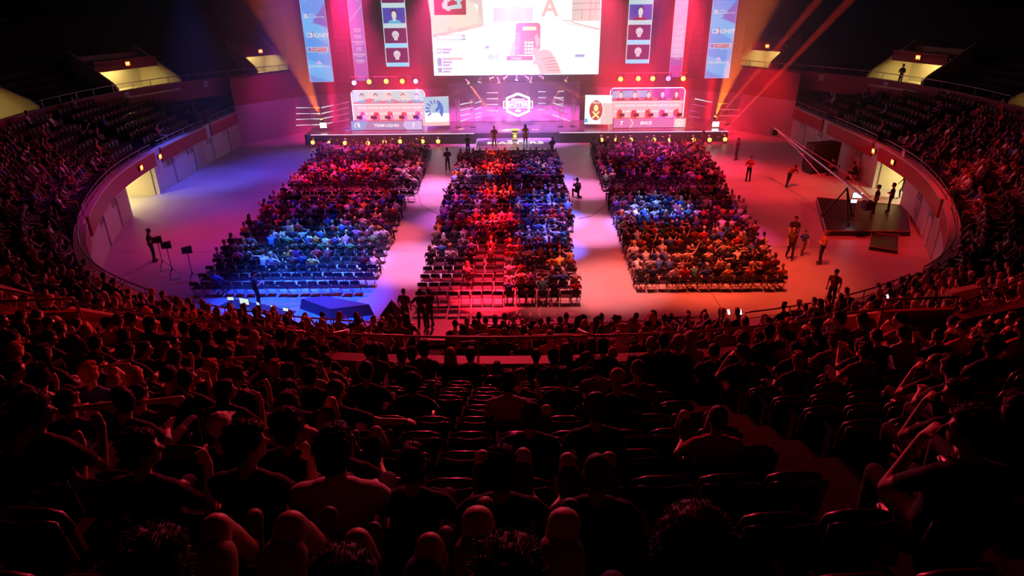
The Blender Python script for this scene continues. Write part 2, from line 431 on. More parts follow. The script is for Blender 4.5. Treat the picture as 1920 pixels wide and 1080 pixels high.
mb = MB(); strip(mb, UC, UN, [(-.06, 5.74), (.26, 5.74), (.26, 5.82), (-.06, 5.82)], mat('fascia_cap', (.20, .06, .07), .5)); struct(mb.build('trim_1'))
names = ['at the far left end', 'left side between two vomitories', 'left side above the empty seats', 'across the near side in front of the camera', 'right side', 'right side between two vomitories', 'at the far right end']
def upper_rail(s0, s1, label, m):
    i0, i1 = ui(s0), ui(s1); r = thing('upper_rail', label, 'railing', group='rails along the upper tier')
    mb = MB(); mb.tube([(UC[i].x, UC[i].y, 6.3) for i in range(i0, i1+1, 2)], .03, m); mb.build('top_rail', r, smooth=True)
    acc = 99
    for i in range(i0, i1+1):
        acc += 0 if i == i0 else sU[i]-sU[i-1]
        if acc > 1.6: acc = 0; MB().tube([(UC[i].x, UC[i].y, 5.83), (UC[i].x, UC[i].y, 6.28)], .024, m).build('post', r)
s_vl = VOM[2][1]; s_vr = VOM[3][0]
upper_rail(us(545, 118), s_vl-5, 'steel rail along the upper tier, left side above the empty seats', m_rail)
upper_rail(s_vl, us(155, 568)+0, 'steel rail along the upper tier, left rear bend behind the crowd', m_rail)
sA, sB, sC_, sD = us(155, 568), us(600, 612), us(1112, 632), us(1662, 572)
upper_rail(sA, us(590, 622), 'pale rail of the upper tier curving past the left vomitory', m_rail)
upper_rail(us(600, 622), us(1112, 632), 'red lit rail of the upper tier right in front of the camera', m_railp)
upper_rail(us(1120, 630), sD, 'rail of the upper tier curving up to the right vomitory', m_railp)
upper_rail(sD+4.5, s_vr, 'steel rail along the upper tier, right rear bend behind the crowd', m_rail)
upper_rail(s_vr+5, us(1400, 107), 'steel rail along the upper tier, right side above the empty seats', m_rail)
# upper tier steps, with the vomitory cuts left open in their first rows
UROWS = 14
for k in range(UROWS):
    z = UZ0+URISE*k; d0 = .2 if k == 0 else UB-.25+UT*(k-1)+.25-.02+.0
    d0 = .2 if k == 0 else UB-.62+UT*k; d1 = UB-.62+UT*(k+1)
    cuts = [0.0]+[e for a, b in VOM for e in (a, b)]+[sU[-1]] if k < 6 else [0.0, sU[-1]]
    for q in range(0, len(cuts), 2):
        i0, i1 = ui(cuts[q]), ui(cuts[q+1])
        if i1-i0 < 2: continue
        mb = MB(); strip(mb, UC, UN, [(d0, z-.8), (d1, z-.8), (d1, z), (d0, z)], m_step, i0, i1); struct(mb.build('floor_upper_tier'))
# vomitories
m_lampw = glow('tunnel_lamp', (1, .78, .35), 14)
def exit_sign(loc, rz, label):
    s = thing('exit_sign', label, 'sign', loc, rz, 'lit exit signs')
    mb = MB(); mb.box((0, 0, 0), (.42, .08, .34), m_blackmetal); mb.build('housing', s)
    mb = MB(); mb.box((0, -.045, 0), (.38, .012, .30), m_exit); mb.build('lit_face', s)
    mb = MB(); f = Face2D(mb, frame_at((0, -.055, 0))); f.text('EXIT', 0, 0, .155, m_exitw, .01); mb.build('lettering', s)
vl = ['far left vomitory nearest the stage', 'second vomitory from the stage on the left', 'third vomitory on the left at the picture edge', 'third vomitory on the right at the picture edge', 'second vomitory from the stage on the right', 'far right vomitory nearest the stage']
for q, (s0, s1) in enumerate(VOM):
    i0, i1 = ui(s0), ui(s1); im = (i0+i1)//2; n = UN[im]; a = UC[i0]; b = UC[i1]; dep = 4.6; lpd = 2.0; zf = 4.9 if q in (2, 3) else 5.35; zt = 7.5
    for j, p in enumerate((a, b)):
        e = p+n*dep; t = (b-a).normalized()*(.18 if j else -.18)
        mb = MB(); vs = [(x.x, x.y, z) for x in (p, p+t) for z in ()] ; A = [(0, zf-.5), (0, 6.0), (.4, 6.4), (dep, 6.3+URISE/UT*dep), (dep, zf-.5)]
        vs = [((p+n*d+o).x, (p+n*d+o).y, z) for o in (Vector((0, 0)), t) for d, z in A]
        mb.add(vs, [(0, 1, 2, 3, 4), (9, 8, 7, 6, 5)]+[(k, 5+k, 5+(k+1) % 5, (k+1) % 5) for k in range(5)], m_cream); struct(mb.build('wall_vomitory'))
    def quad(pts, m, nm, th=.15):
        mb = MB(); up = Vector((0, 0, th)); mb.add([Vector(p_) for p_ in pts]+[Vector(p_)-up for p_ in pts], [(0, 1, 2, 3), (7, 6, 5, 4), (0, 4, 5, 1), (1, 5, 6, 2), (2, 6, 7, 3), (3, 7, 4, 0)], m); return struct(mb.build(nm))
    e0, e1 = a+n*dep, b+n*dep
    quad([(a.x, a.y, zf), (b.x, b.y, zf), (e1.x, e1.y, zf), (e0.x, e0.y, zf)], m_cream, 'floor_vomitory')
    mb = MB(); nn = n*.15; mb.add([(p_.x, p_.y, z) for z in (zf, zt+.6) for p_ in (e0, e1, e1+nn, e0+nn)], [(0, 1, 2, 3), (7, 6, 5, 4), (0, 4, 5, 1), (1, 5, 6, 2), (2, 6, 7, 3), (3, 7, 4, 0)], m_cream); struct(mb.build('wall_vomitory'))
    h0, h1 = a+n*2.2, b+n*2.2
    mb = MB(); nn = n*.25; mb.add([(p_.x, p_.y, z) for z in (zt-.45, zt+.35) for p_ in (h0, h1, h1+nn, h0+nn)], [(0, 1, 2, 3), (7, 6, 5, 4), (0, 4, 5, 1), (1, 5, 6, 2), (2, 6, 7, 3), (3, 7, 4, 0)], m_maroon2); struct(mb.build('trim_2'))
    quad([(h0.x, h0.y, zt+.2), (h1.x, h1.y, zt+.2), (e1.x, e1.y, zt+.2), (e0.x, e0.y, zt+.2)], m_maroon2, 'ceiling_vomitory')
    mid_ = (h0+h1)/2; rz = math.atan2(-n.x, n.y); sg = mid_-n*.06
    exit_sign((sg.x, sg.y, zt-.02), rz, 'small red exit sign over the '+vl[q])
    lp = (e0+e1)/2-n*1.2
    L = thing('tunnel_light', 'warm ceiling light inside the '+vl[q], 'light', (lp.x, lp.y, zt-.06), rz, 'vomitory ceiling lights')
    mb = MB(); mb.box((0, 0, 0.03), (.9, .2, .06), m_blackmetal); mb.build('housing', L)
    mb = MB(); mb.box((0, 0, -.01), (.8, .16, .02), m_lampw); mb.build('tube', L)
    area('tunnel_glow', (lp.x, lp.y, zt-.08), (lp.x, lp.y, zf), (1, .74, .25), [110, 150, 45, 40, 150, 100][q], 1.2, .3)

# near vomitories, low cream and maroon walls with their rails
def slab_wall(name, pts, th, m):
    mb = MB(); P = [Vector(p) for p in pts]; n = (P[1]-P[0]).cross(P[2]-P[0]).normalized()*th; k = len(P)
    mb.add(P+[p+n for p in P], [tuple(range(k)), tuple(range(2*k-1, k-1, -1))]+[(i, k+i, k+(i+1) % k, (i+1) % k) for i in range(k)], m); return struct(mb.build(name))
def rail_run(label, pts, zdrop, m, r=.03):
    t = thing('stair_rail', label, 'railing', group='rails round the near vomitories')
    mb = MB(); mb.tube(pts, r, m, 8); mb.build('top_rail', t, smooth=True)
    P = [Vector(p) for p in pts]
    for a, b in zip(P[:-1], P[1:]):
        n = max(1, int((b-a).length/1.3))
        for q in range(n+1): c = a.lerp(b, q/n); MB().tube([c-Vector((0, 0, .02)), c-Vector((0, 0, zdrop))], r*.8, m).build('post', t)
a = un(-40, 592, 6.05); b = un(146, 584, 6.05)
slab_wall('wall_vomitory_left', [a, b, b-Vector((0, 0, 1.3)), a-Vector((0, 0, 1.3))], .12, m_maroon)
a2 = Vector((a.x, a.y, 6.4)); b2 = Vector((b.x, b.y, 6.4)); rail_run('dark red rail on the maroon vomitory wall at the left edge', [a2, b2], .4, m_railp)
c = un(128, 578, 5.9); d = un(330, 612, 5.6); slab_wall('wall_vomitory_left', [c, d, d-Vector((0, 0, 1.0)), c-Vector((0, 0, 1.2))], .12, m_cream)
c = un(-40, 530, 5.4); d = un(48, 556, 5.4); slab_wall('wall_vomitory_left', [c, d, d-Vector((0, 0, 1.3)), c-Vector((0, 0, 1.3))], .2, m_cream)
a = un(1652, 585, 6.0); b = un(1790, 580, 6.0)
slab_wall('wall_vomitory_right', [a, b, b-Vector((0, 0, 1.3)), a-Vector((0, 0, 1.3))], .12, m_maroon)
rail_run('red lit rail on the maroon vomitory wall at the right', [Vector((a.x, a.y, 6.32)), Vector((b.x, b.y, 6.32))], .35, m_railp)
c = un(1580, 596, 5.6); d = un(1652, 586, 5.8); slab_wall('wall_vomitory_right', [c, d, d-Vector((0, 0, 1.2)), c-Vector((0, 0, .9))], .12, m_cream)
c = un(1785, 550, 5.5); d = un(1840, 538, 5.5); slab_wall('wall_vomitory_right', [c, d, d-Vector((0, 0, .8)), c-Vector((0, 0, .8))], .2, m_cream)
rail_run('rail climbing beyond the right vomitory', [un(1785, 574, 5.9), un(1925, 520, 5.9)], .4, m_railp)
for (x0, y0), (x1, y1), lab in [((655, 627), (757, 630), 'cream rail round the stair opening left of centre'), ((997, 630), (1102, 628), 'cream rail round the stair opening right of centre')]:
    m_cr = mat('cream_rail', (.6, .5, .4), .4)
    A = un(x0, y0, 5.75); B = un(x1, y1, 5.75); rail_run(lab, [A, B], .35, m_cr, .035)
    A = A-Vector((0, 0.35, .42)); B = B-Vector((0, .35, .42)); slab_wall('wall_stair_opening', [A, B, B-Vector((0, 0, .5)), A-Vector((0, 0, .5))], .1, m_cream)
rail_run('sloping steel hand rail at the left end of the centre opening', [un(592, 632, 6.1), un(650, 620, 6.0)], .5, m_rail)
rail_run('sloping violet lit hand rail at the right end of the centre opening', [un(1085, 619, 6.0), un(1112, 630, 6.1)], .5, m_rail)
# section plates on the upper fascia
m_plate = mat('plate_white', (.6, .58, .58), .6); m_ink = mat('plate_ink', (.05, .04, .05), .6)
for (px, py, tx, lab) in [(113, 198, '204', 'nearest the left edge'), (208, 177, '206', 'left of the lit vomitory'), (347, 151, '208', 'between the two left vomitories'), (1607, 134, '240', 'between the two right vomitories'), (1724, 153, '242', 'below the vomitory with a person'), (1847, 177, '244', 'nearest the right edge')]:
    p = un(px, py, 5.45); i = near_i(UC, p.x, p.y); n = UN[i]; q = UC[i]-n*.06
    t = thing('section_plate', 'small white section number plate on the maroon fascia, '+lab, 'sign', (q.x, q.y, 5.42), math.atan2(-n.x, n.y), 'section number plates')
    mb = MB(); mb.box((0, 0, 0), (.42, .03, .5), m_plate); mb.build('plate', t)
    mb = MB(); f = Face2D(mb, frame_at((0, -.02, 0))); f.text(tx, 0, 0, .2, m_ink, .01); mb.build('number', t)
# floor doors in the arena wall: lit passages behind
for (j0, j1, lab, sx) in ((iL0, iL1, 'left', -1), (iR0, iR1, 'right', 1)):
    a, b = PC[j0], PC[j1]; n = PN[(j0+j1)//2]; dep = 5.5; e0, e1 = a+n*dep, b+n*dep
    nn = n*.2
    for A, B in ((a+n*.3, e0), (b+n*.3, e1), (e0, e1)):
        t = (B-A).normalized(); w_ = Vector((-t.y, t.x))*.06
        mb = MB(); mb.add([(p_.x, p_.y, z) for z in (0, 2.6) for p_ in (A-w_, B-w_, B+w_, A+w_)], [(0, 1, 2, 3), (7, 6, 5, 4), (0, 4, 5, 1), (1, 5, 6, 2), (2, 6, 7, 3), (3, 7, 4, 0)], m_cream); struct(mb.build('wall_passage_'+lab))
    mb = MB(); mb.add([(p_.x, p_.y, z) for z in (2.6, 2.7) for p_ in (a+n*.3, e0, e1, b+n*.3)], [(0, 1, 2, 3), (7, 6, 5, 4), (0, 4, 5, 1), (1, 5, 6, 2), (2, 6, 7, 3), (3, 7, 4, 0)], m_cream); struct(mb.build('ceiling_passage_'+lab))
    lp = (a+b)/2+n*2.6
    L = thing('passage_light', 'bright ceiling light in the %s floor passage' % lab, 'light', (lp.x, lp.y, 2.54), math.atan2(n.y, n.x))
    mb = MB(); mb.box((0, 0, .02), (1.3, .3, .05), m_blackmetal); mb.build('housing', L)
    mb = MB(); mb.box((0, 0, -.012), (1.2, .25, .02), m_lampw); mb.build('tube', L)
    area('passage_glow', (lp.x, lp.y, 2.5), (lp.x, lp.y, 0), (1, .80, .38), 260, 1.4, .8)
for px, py, lab in [(252, 313, 'on the parapet left of the left floor door'), (289, 293, 'on the parapet right of the left floor door'), (1657, 282, 'on the parapet left of the right floor door'), (1692, 302, 'on the parapet right of the right floor door')]:
    p = un(px, py, 2.5); i = near_i(PC, p.x, p.y); n = PN[i]; q = PC[i]-n*.18
    exit_sign((q.x, q.y, 2.45), math.atan2(-n.x, n.y), 'small red exit sign '+lab)
# ------------------------------------------------------------------ stage
m_deck = mat('stage_deck_top', (.06, .06, .08), .25, noise=.2, scale=1)
m_skirt = mat('stage_skirt', (.03, .025, .03), .6)
m_edge = glow('led_edge_strip', (.95, .45, .75), 2.2)
m_frame = mat('screen_frame', (.02, .02, .022), .5)
m_truss = mat('truss_alloy', (.55, .55, .58), .3, metal=.9)
YS = 58.9; ZD = .95
st = thing('main_stage', 'wide low main stage with a glowing front edge beneath the screens', 'stage', (0, 0, 0))
MB().box((0, YS+2.9, ZD/2+.01), (37.6, 5.8, ZD-.03), m_deck).build('deck', st)
for x0, x1 in ((-18.2, -3.6), (4.0, 19.0)):
    MB().box(((x0+x1)/2, YS-.03, ZD-.02), (x1-x0, .03, .05), m_edge).build('glowing_edge', st)
    MB().box(((x0+x1)/2, YS-.015, ZD/2-.05), (x1-x0, .02, ZD-.15), m_skirt).build('skirt', st)
# runway platform in front
pf = thing('centre_platform', 'square centre platform with a lit tournament floor graphic before the main stage', 'stage', (0, 0, 0))
m_pt = mat('platform_top', (.10, .10, .16), .3); m_p2 = mat('platform_graphic_pale', (.28, .30, .5), .35)
m_ptext = glow('platform_letters', (1, .85, .7), 1.6); m_pl = glow('platform_border', (1, .6, .8), .9)
MB().box((0, 56.3, .28), (6.7, 4.6, .54), m_skirt).build('plinth', pf)
mb = MB(); f = Face2D(mb, Matrix.Translation((0, 54, .558)) @ Matrix.Rotation(-math.pi/2, 4, 'X'))
f.F = Matrix.Translation((0, 54, .558)) @ Matrix(((1, 0, 0, 0), (0, 0, 1, 0), (0, -1, 0, 0), (0, 0, 0, 1)))
f.rect(-3.34, .02, 3.34, 4.56, m_pt); f.layer().poly([(-3.3, .1), (-1.2, .1), (.2, 1.6), (-3.3, 1.7)], m_p2).poly([(3.3, 2.4), (3.3, 4.5), (.5, 4.5), (-.4, 3)], m_p2).poly([(-3.3, 3.2), (-2, 4.5), (-3.3, 4.5)], m_p2)
f.layer().rect(-3.34, .02, 3.34, .10, m_pl).rect(-3.34, .1, -3.27, 4.5, m_pl).rect(3.27, .1, 3.34, 4.5, m_pl)
f.layer().text('MASTERS', .05, 2.55, 1.15, m_ptext, .02, 1.05); f.disc(.1, 3.4, .8, .22, m_ptext)
mb.build('top_graphic', pf)
mb = MB(); f = Face2D(mb, frame_at((1.5, 53.985, 0)))
for a in ((-.6, .1, .6, .12), (-.6, .34, .6, .36), (-.6, .1, -.58, .36), (.58, .1, .6, .36)): f.rect(*a, m_pl)
mb.build('front_outline', pf)
# small lit table on the platform
m_yel = glow('table_glow', (1, .55, .12), 2.2)
tb = thing('presenter_table', 'small glowing yellow table on the centre platform beside the presenters', 'table', (.02, 57.3, .575))
MB().box((0, 0, .98), (.75, .5, .05), m_yel).build('table_top', tb)
mb = MB(); mb.box((0, 0, .48), (.5, .35, .95), m_p2); mb.build('plinth', tb)
mb = MB(); f = Face2D(mb, frame_at((0, -.19, .5))); f.rect(-.24, .18, .24, .24, m_yel).rect(-.24, -.3, .24, -.24, m_yel).disc(0, -.03, .16, .15, m_yel); mb.build('front_mark', tb)

# ------------------------------------------------------------------ screens and banners
S = 1.0
def G(n, c, s): return glow('led_'+n, c, s*.85 if s < 2 else .78+s*.055)
g_white = G('white', (1, .97, .96), 11.0); g_warm = G('warm', (1, .84, .72), 7); g_pink = G('pink', (1, .55, .55), 1.5); g_pink2 = G('pink_light', (1, .72, .70), 5)
g_map = G('map_red', (.85, .03, .12), .9); g_lil = G('lilac', (.62, .45, .75), 1.6); g_yel = G('yellow', (1, .8, .3), 1.8); g_rose = G('rose', (.95, .22, .33), 1.1)
g_lines = G('line', (.8, .3, .38), 1.0); g_teal = G('teal', (.6, .95, .95), 3.0)
g_blue = G('blue', (.06, .25, .95), 1.0); g_cyan = G('cyan', (.07, .40, 1), 1.2); g_cyan2 = G('cyan_pale', (.12, .52, 1), 1.3); g_txt = G('letters', (.85, .97, 1), 2.4)
g_vio = G('violet', (.28, .22, .85), .9); g_vio2 = G('violet_pink', (.55, .18, .72), .85); g_mag = G('magenta', (.9, .08, .55), .9); g_lilw = G('lilac_white', (.55, .52, .95), 1.15)
g_drk = G('dim_red', (.35, .01, .06), .35); g_drk2 = G('dim_red_mark', (.62, .03, .12), .5); g_edge = G('edge', (.9, .75, 1), 2.0); g_red = G('chip_red', (.65, .1, .25), 1.0)
g_por = G('portrait_violet', (.16, .10, .75), .8); g_face = G('portrait_face', (1, .9, .85), 3.0); g_hair = G('portrait_hair', (.35, .01, .08), .5); g_sk = G('skull_back', (.42, .02, .22), .55); g_skt = G('skull', (1, .85, .92), 2.6)
g_bar = G('pale_bar', (.72, .95, 1), 2.6); g_barb = G('bar_blue', (.25, .65, 1), 1.6); g_jers = G('jersey', (.15, .55, .85), 1.2); g_jersr = G('jersey_red', (.7, .02, .1), .8); g_eye = G('skull_eye', (.5, .4, .5), .6)

def hang(name, label, cat, x0, x1, z0, z1, Y, group=None, depth=.12):
    t = thing(name, label, cat, ((x0+x1)/2, Y, z0), 0, group)
    w_, h = x1-x0, z1-z0
    MB().box((0, depth/2+.01, h/2), (w_+.06, depth, h+.06), m_frame).build('frame', t)
    mb = MB(); return t, mb, Face2D(mb, frame_at((-w_/2, 0, 0))), w_, h
# main video screen: local coordinates follow the picture on it, 0..w and 0..h
t, mb, f, W_, H_ = hang('video_screen', 'huge blown out video screen showing a sandy video game view above the stage', 'screen', -7.25, 7.62, 5.52, 13.9, 62)
sx = W_/316.0                                  # one unit of the photo's screen picture
def q(px, py): return ((px-810)*sx, (141-py)*sx*.99)
f.rect(0, 0, W_, H_, g_white)
f.layer().poly([q(806, 0), q(885, 0), q(905, 42), q(906, 52), q(812, 68), q(810, 40)], g_warm).poly([q(880, -20), q(905, -20), q(908, 52), q(897, 55), q(898, 15), q(880, 8)], g_pink2)
f.poly([q(1072, 0), q(1124, 0), q(1124, 43), q(1072, 43)], g_pink2).poly([q(927, 20), q(1000, 20), q(1000, 45), q(925, 45)], G('arch_wall', (1, .82, .82), 3.2))
f.poly([q(812, 66), q(880, 52), q(880, 57), q(812, 72)], g_pink).poly([q(840, 53), q(850, 53), q(848, 62), q(842, 62)], g_pink).poly([q(860, 55), q(897, 48), q(897, 54), q(862, 62)], g_pink)
f.layer().poly([q(958, 44)]+[q(968+10*math.cos(a*math.pi/8), 26-10*math.sin(a*math.pi/8)) for a in range(8, -1, -1)]+[q(978, 44)], g_pink)
f.rect(*q(817, 32), *q(876, -10), g_map)
f.rect(*q(983, 36), *q(993, 20), g_pink2)
for (a, b, c, d) in [(1072, 26, 1124, 25), (1072, 15, 1124, 14), (1105, 43, 1106.2, 4), (1090, 43, 1091, 26), (1115, 26, 1116, 12), (1124, 60, 1070, 47)]:
    f.poly([q(a, b), q(c, d), q(c+1, d-1), q(a+1, b-1)], g_lines)
f.poly([q(1060, 48), q(1124, 60), q(1124, 61.5), q(1060, 49)], g_pink).poly([q(1055, 43), q(1124, 43), q(1124, 45), q(1055, 45)], g_pink2)
# letter A on the wall
f.layer().text('A', *q(1031, 22), 2.1, g_pink, .02)
# round map
for pts in ([(833, 2), (845, 2), (845, 10), (836, 10)], [(833, 10), (842, 10), (842, 20), (834, 22), (831, 15)], [(838, 18), (858, 14), (868, 14), (868, 21), (850, 22), (843, 26), (838, 23)], [(845, 0), (870, 0), (870, 8), (860, 10), (852, 6), (845, 8)], [(860, 8), (866, 8), (866, 16), (860, 16)]):
    f.poly([q(*p_) for p_ in pts], g_lilw if False else g_bar)
# keypad device and the gloved hands holding it
f.layer().poly([q(966, 104), q(968, 50), q(972, 47), q(1010, 47), q(1014, 52), q(1014, 90), q(1008, 104)], g_rose)
f.poly([q(955, 106), q(962, 80), q(969, 62), q(976, 66), q(978, 85), q(972, 106)], g_pink).poly([q(1003, 70), q(1008, 66), q(1014, 78), q(1014, 92), q(1006, 96)], g_pink)
f.layer().rect(*q(981, 60), *q(1006, 54), g_yel).rect(*q(979, 104), *q(1004, 75), g_lines)
f.poly([q(998, 88), q(1008, 94), q(1013, 97), q(1022, 94), q(1034, 98), q(1048, 122), q(1055, 139), q(1014, 139), q(1004, 112)], g_pink)
for r_ in range(4):
    for c_ in range(3): f.layer() if (r_ == 0 and c_ == 0) else None; f.rect(*q(984+c_*6, 84+r_*6), *q(988.5+c_*6, 80+r_*6), g_white)
for r_ in range(5): f.poly([q(1016+r_*3, 112+r_*5), q(1044+r_*2, 108+r_*6), q(1044.5+r_*2, 109+r_*6), q(1016.5+r_*3, 113+r_*5)], g_rose)
# captions and score boxes
f.rect(*q(950, 114), *q(1000, 106), g_rose); f.rect(*q(1000, 122), *q(1025, 114), g_pink)
f.layer().text('Twistzz', *q(968, 110), .30, g_white, .01)
for y in (67, 91, 108, 114, 126):
    f.rect(*q(818, y+9), *q(826, y), g_lilw); f.rect(*q(828, y+4), *q(846 if y != 67 else 873, y), g_lil); f.rect(*q(828, y+9), *q(842 if y != 67 else 873, y+6), g_lilw)
f.layer().rect(*q(819.5, 98), *q(824.5, 92.5), g_white).rect(*q(819, 75), *q(866, 72), g_white).rect(*q(819, 71), *q(866, 68), g_white)
f.rect(*q(836, 112), *q(867, 108), g_pink).disc(*q(920, 107), .3, .26, g_teal).disc(*q(931, 107), .2, .26, g_teal).rect(*q(1080, 109), *q(1098, 104), g_lilw).rect(*q(910, 92), *q(917, 87), g_lilw)
mb.build('display', t)

# the four outer LED banners with sponsors
def sponsors(label, x0, x1):
    t, mb, f, w_, h = hang('led_banner', label, 'banner', x0, x1, 5.08, 13.4, 62, 'blue sponsor banners')
    u = w_/2.15
    f.rect(0, 0, w_, h, g_cyan); f.layer().poly([(0, .6), (w_, 0), (w_, 1.2), (0, 2.0)], g_cyan2).poly([(0, 4.2), (w_, 3.2), (w_, 4.4), (0, 6.0)], g_cyan2).poly([(0, 0), (w_*.6, 0), (0, .8)], G('banner_blue', (.14, .38, 1), 1.1)).poly([(w_*.4, 5), (w_, 4.6), (w_, 6.6)], g_vio)
    f.rect(0, 0, .03, h, g_edge).rect(w_-.03, 0, w_, h, g_edge).rect(0, 0, w_, .03, g_edge)
    f.layer().text('DREAMHACK', w_/2, 1.35, .30, g_txt, .012, 1.05)
    f.poly([(w_/2-.35, 1.55), (w_/2-.05, 1.85), (w_/2+.25, 1.55)], G('peak', (.75, .55, 1), 1.3))
    f.rect(w_/2-.92, 2.55, w_/2+.92, 2.98, g_txt); f.layer().rect(w_/2-.87, 2.6, w_/2-.62, 2.93, g_vio).rect(w_/2-.58, 2.6, w_/2+.87, 2.93, g_red)
    f.layer().text('CHIPOTLE', w_/2+.15, 2.765, .30, g_txt, .012, 1.05); f.text('MEXICAN GRILL', w_/2+.4, 2.45, .11, g_txt)
    f.text('CS', w_/2-.62, 3.95, .52, g_txt, .03).text('MONEY', w_/2+.33, 3.95, .48, g_txt, .03, .95); f.poly([(w_/2-.30, 3.75), (w_/2-.18, 3.75), (w_/2-.22, 4.15), (w_/2-.34, 4.4)], g_red)
    f.disc(w_/2-.72, 5.55, .16, .18, g_txt); f.text('ESPORT', w_/2-.15, 5.65, .17, g_txt, .01).text('TOURNAMENT.COM', w_/2+.12, 5.45, .17, g_txt, .01)
    f.layer().text('b', w_/2-.72, 5.55, .24, g_red, .02)
    for k in range(3): f.poly([(w_/2-.92+.13*k, 7.6), (w_/2-.83+.13*k, 7.6), (w_/2-.78+.1*k, 7.0), (w_/2-.80+.1*k, 6.75-.1*k)], g_txt)
    f.text('MONSTER', w_/2+.2, 7.35, .34, g_txt, .012).text('E N E R G Y', w_/2+.2, 7.05, .14, g_txt)
    mb.build('display', t); return t
sponsors('tall bright blue sponsor banner, the outermost on the left', -18.57, -16.4)
sponsors('tall bright blue sponsor banner, the outermost on the right', 17.25, 19.45)
# roster banners
def horse(f, x, z, s, m):
    for k in range(6):
        a = math.radians(95+k*24); f.poly([(x-.12*s+math.cos(a-.12)*.55*s, z+math.sin(a-.12)*.55*s), (x-.12*s+math.cos(a+.12)*.55*s, z+math.sin(a+.12)*.55*s), (x-.12*s+math.cos(a+.09)*.95*s, z+math.sin(a+.09)*.95*s), (x-.12*s+math.cos(a-.09)*.95*s, z+math.sin(a-.09)*.95*s)], m)
    f.poly([(x, z+.9*s), (x+.35*s, z+.75*s), (x+.6*s, z+.3*s), (x+.62*s, z-.2*s), (x+.45*s, z-.75*s), (x+.25*s, z-.35*s), (x+.3*s, z+.05*s), (x+.1*s, z+.3*s)], m)
    f.poly([(x+.1*s, z+.3*s), (x+.3*s, z+.05*s), (x, z-.2*s), (x-.2*s, z-.15*s), (x-.15*s, z)], m)
def roster(label, x0, x1, z0, names, mats, side, logo, dim=False):
    t, mb, f, w_, h = hang('roster_banner', label, 'banner', x0, x1, z0, 13.4, 62.02, 'team roster banners')
    base, low, tx, ln = mats
    f.rect(0, 0, w_, h, base); f.layer().rect(0, 0, w_, 1.7, low)
    if not dim: f.rect(0, 0, w_, 1.0, g_mag if side > 0 else g_vio2); f.rect(0, 0, .025, h, ln).rect(w_-.025, 0, w_, h, ln).poly([(0, 5.0), (w_, 6.3), (w_, 6.38), (0, 5.08)], ln)
    f.layer()
    for k, nm in enumerate(names):
        z = 4.35-k*.52; f.text(nm, w_/2, z, .24 if not dim else .30, tx, .012); f.rect(w_/2-.3, z-.19, w_/2+.3, z-.15, tx)
    if logo == 'horse': horse(f, w_/2, 7.0, .55, tx)
    else: f.disc(w_/2, 7.1, .42, .42, tx); f.layer().disc(w_/2, 7.1, .33, .33, base); f.layer().poly([(w_/2-.2, 6.95), (w_/2, 7.3), (w_/2+.2, 6.95)], tx)
    mb.build('display', t)
NL = ['NITR0', 'ELIGE', 'TWISTZZ', 'NAF', 'STEWIE2K', 'ADREN']; NR = ['ALLU', 'ALEKSIB', 'SERGEJ', 'AERIAL', 'XSEVEN', 'TWISTA']
roster('slim violet roster banner left of the screen with a white horse emblem', -14.42, -13.2, 5.13, NL, (g_vio, g_vio2, g_txt, g_edge), -1, 'horse')
roster('slim pale lilac roster banner right of the screen with a round emblem', 14.0, 15.15, 5.2, NR, (g_lilw, g_vio2, g_txt, g_edge), 1, 'round')
roster('dim red unlit looking roster banner between the two left blue banners', -15.95, -14.85, 5.0, NR, (g_drk, g_drk, g_drk2, g_drk2), -1, 'horse', True)
roster('dim red unlit looking roster banner between the two right blue banners', 15.6, 16.75, 5.1, NL, (g_drk, g_drk, g_drk2, g_drk2), 1, 'round', True)
# player status columns
def skull(f, x, z, s):
    f.disc(x, z+.12*s, .42*s, .42*s, g_skt).rect(x-.22*s, z-.5*s, x+.22*s, z-.1*s, g_skt); f.layer().disc(x-.17*s, z+.02*s, .07*s, .06*s, g_eye, 8).disc(x+.17*s, z+.02*s, .07*s, .06*s, g_eye, 8).disc(x, z-.14*s, .03*s, .05*s, g_eye, 6)
def portrait(f, x, z, s, jer, hairy=True, face=None):
    f.poly([(x-.62*s, z-.62*s), (x-.5*s, z-.42*s), (x-.15*s, z-.28*s), (x+.15*s, z-.28*s), (x+.5*s, z-.42*s), (x+.62*s, z-.62*s)], jer)
    if hairy: f.disc(x, z+.26*s, .25*s, .26*s, g_hair)
    f.layer().disc(x, z+.06*s, .21*s, .33*s, face or g_face).rect(x-.12*s, z-.4*s, x+.12*s, z-.1*s, face or g_face)
def status(label, x0, x1, z0, jer):
    t, mb, f, w_, h = hang('player_status_column', label, 'screen', x0, x1, z0, 13.4, 61.98, 'player status columns')
    f.rect(0, 0, w_, h, g_bar); f.layer(); z = .0; k0 = f.k
    for i in range(4):
        f.k = k0; f.rect(.03, z, w_-.03, z+.32, g_barb if i < 2 else g_bar); z += .34
        f.rect(.07, z, w_-.07, z+1.25, g_por if i == 2 else g_sk)
        f.layer()
        if i == 2: portrait(f, w_/2, z+.6, 1.0, jer)
        else: skull(f, w_/2, z+.62, .75)
        z += 1.30
    f.k = k0; mb.build('display', t)
status('vertical player status column left of the main screen, portrait over two skulls', -11.5, -9.42, 6.35, g_jers)
status('vertical player status column right of the main screen, bearded portrait over skulls', 10.0, 12.12, 6.42, g_jersr)

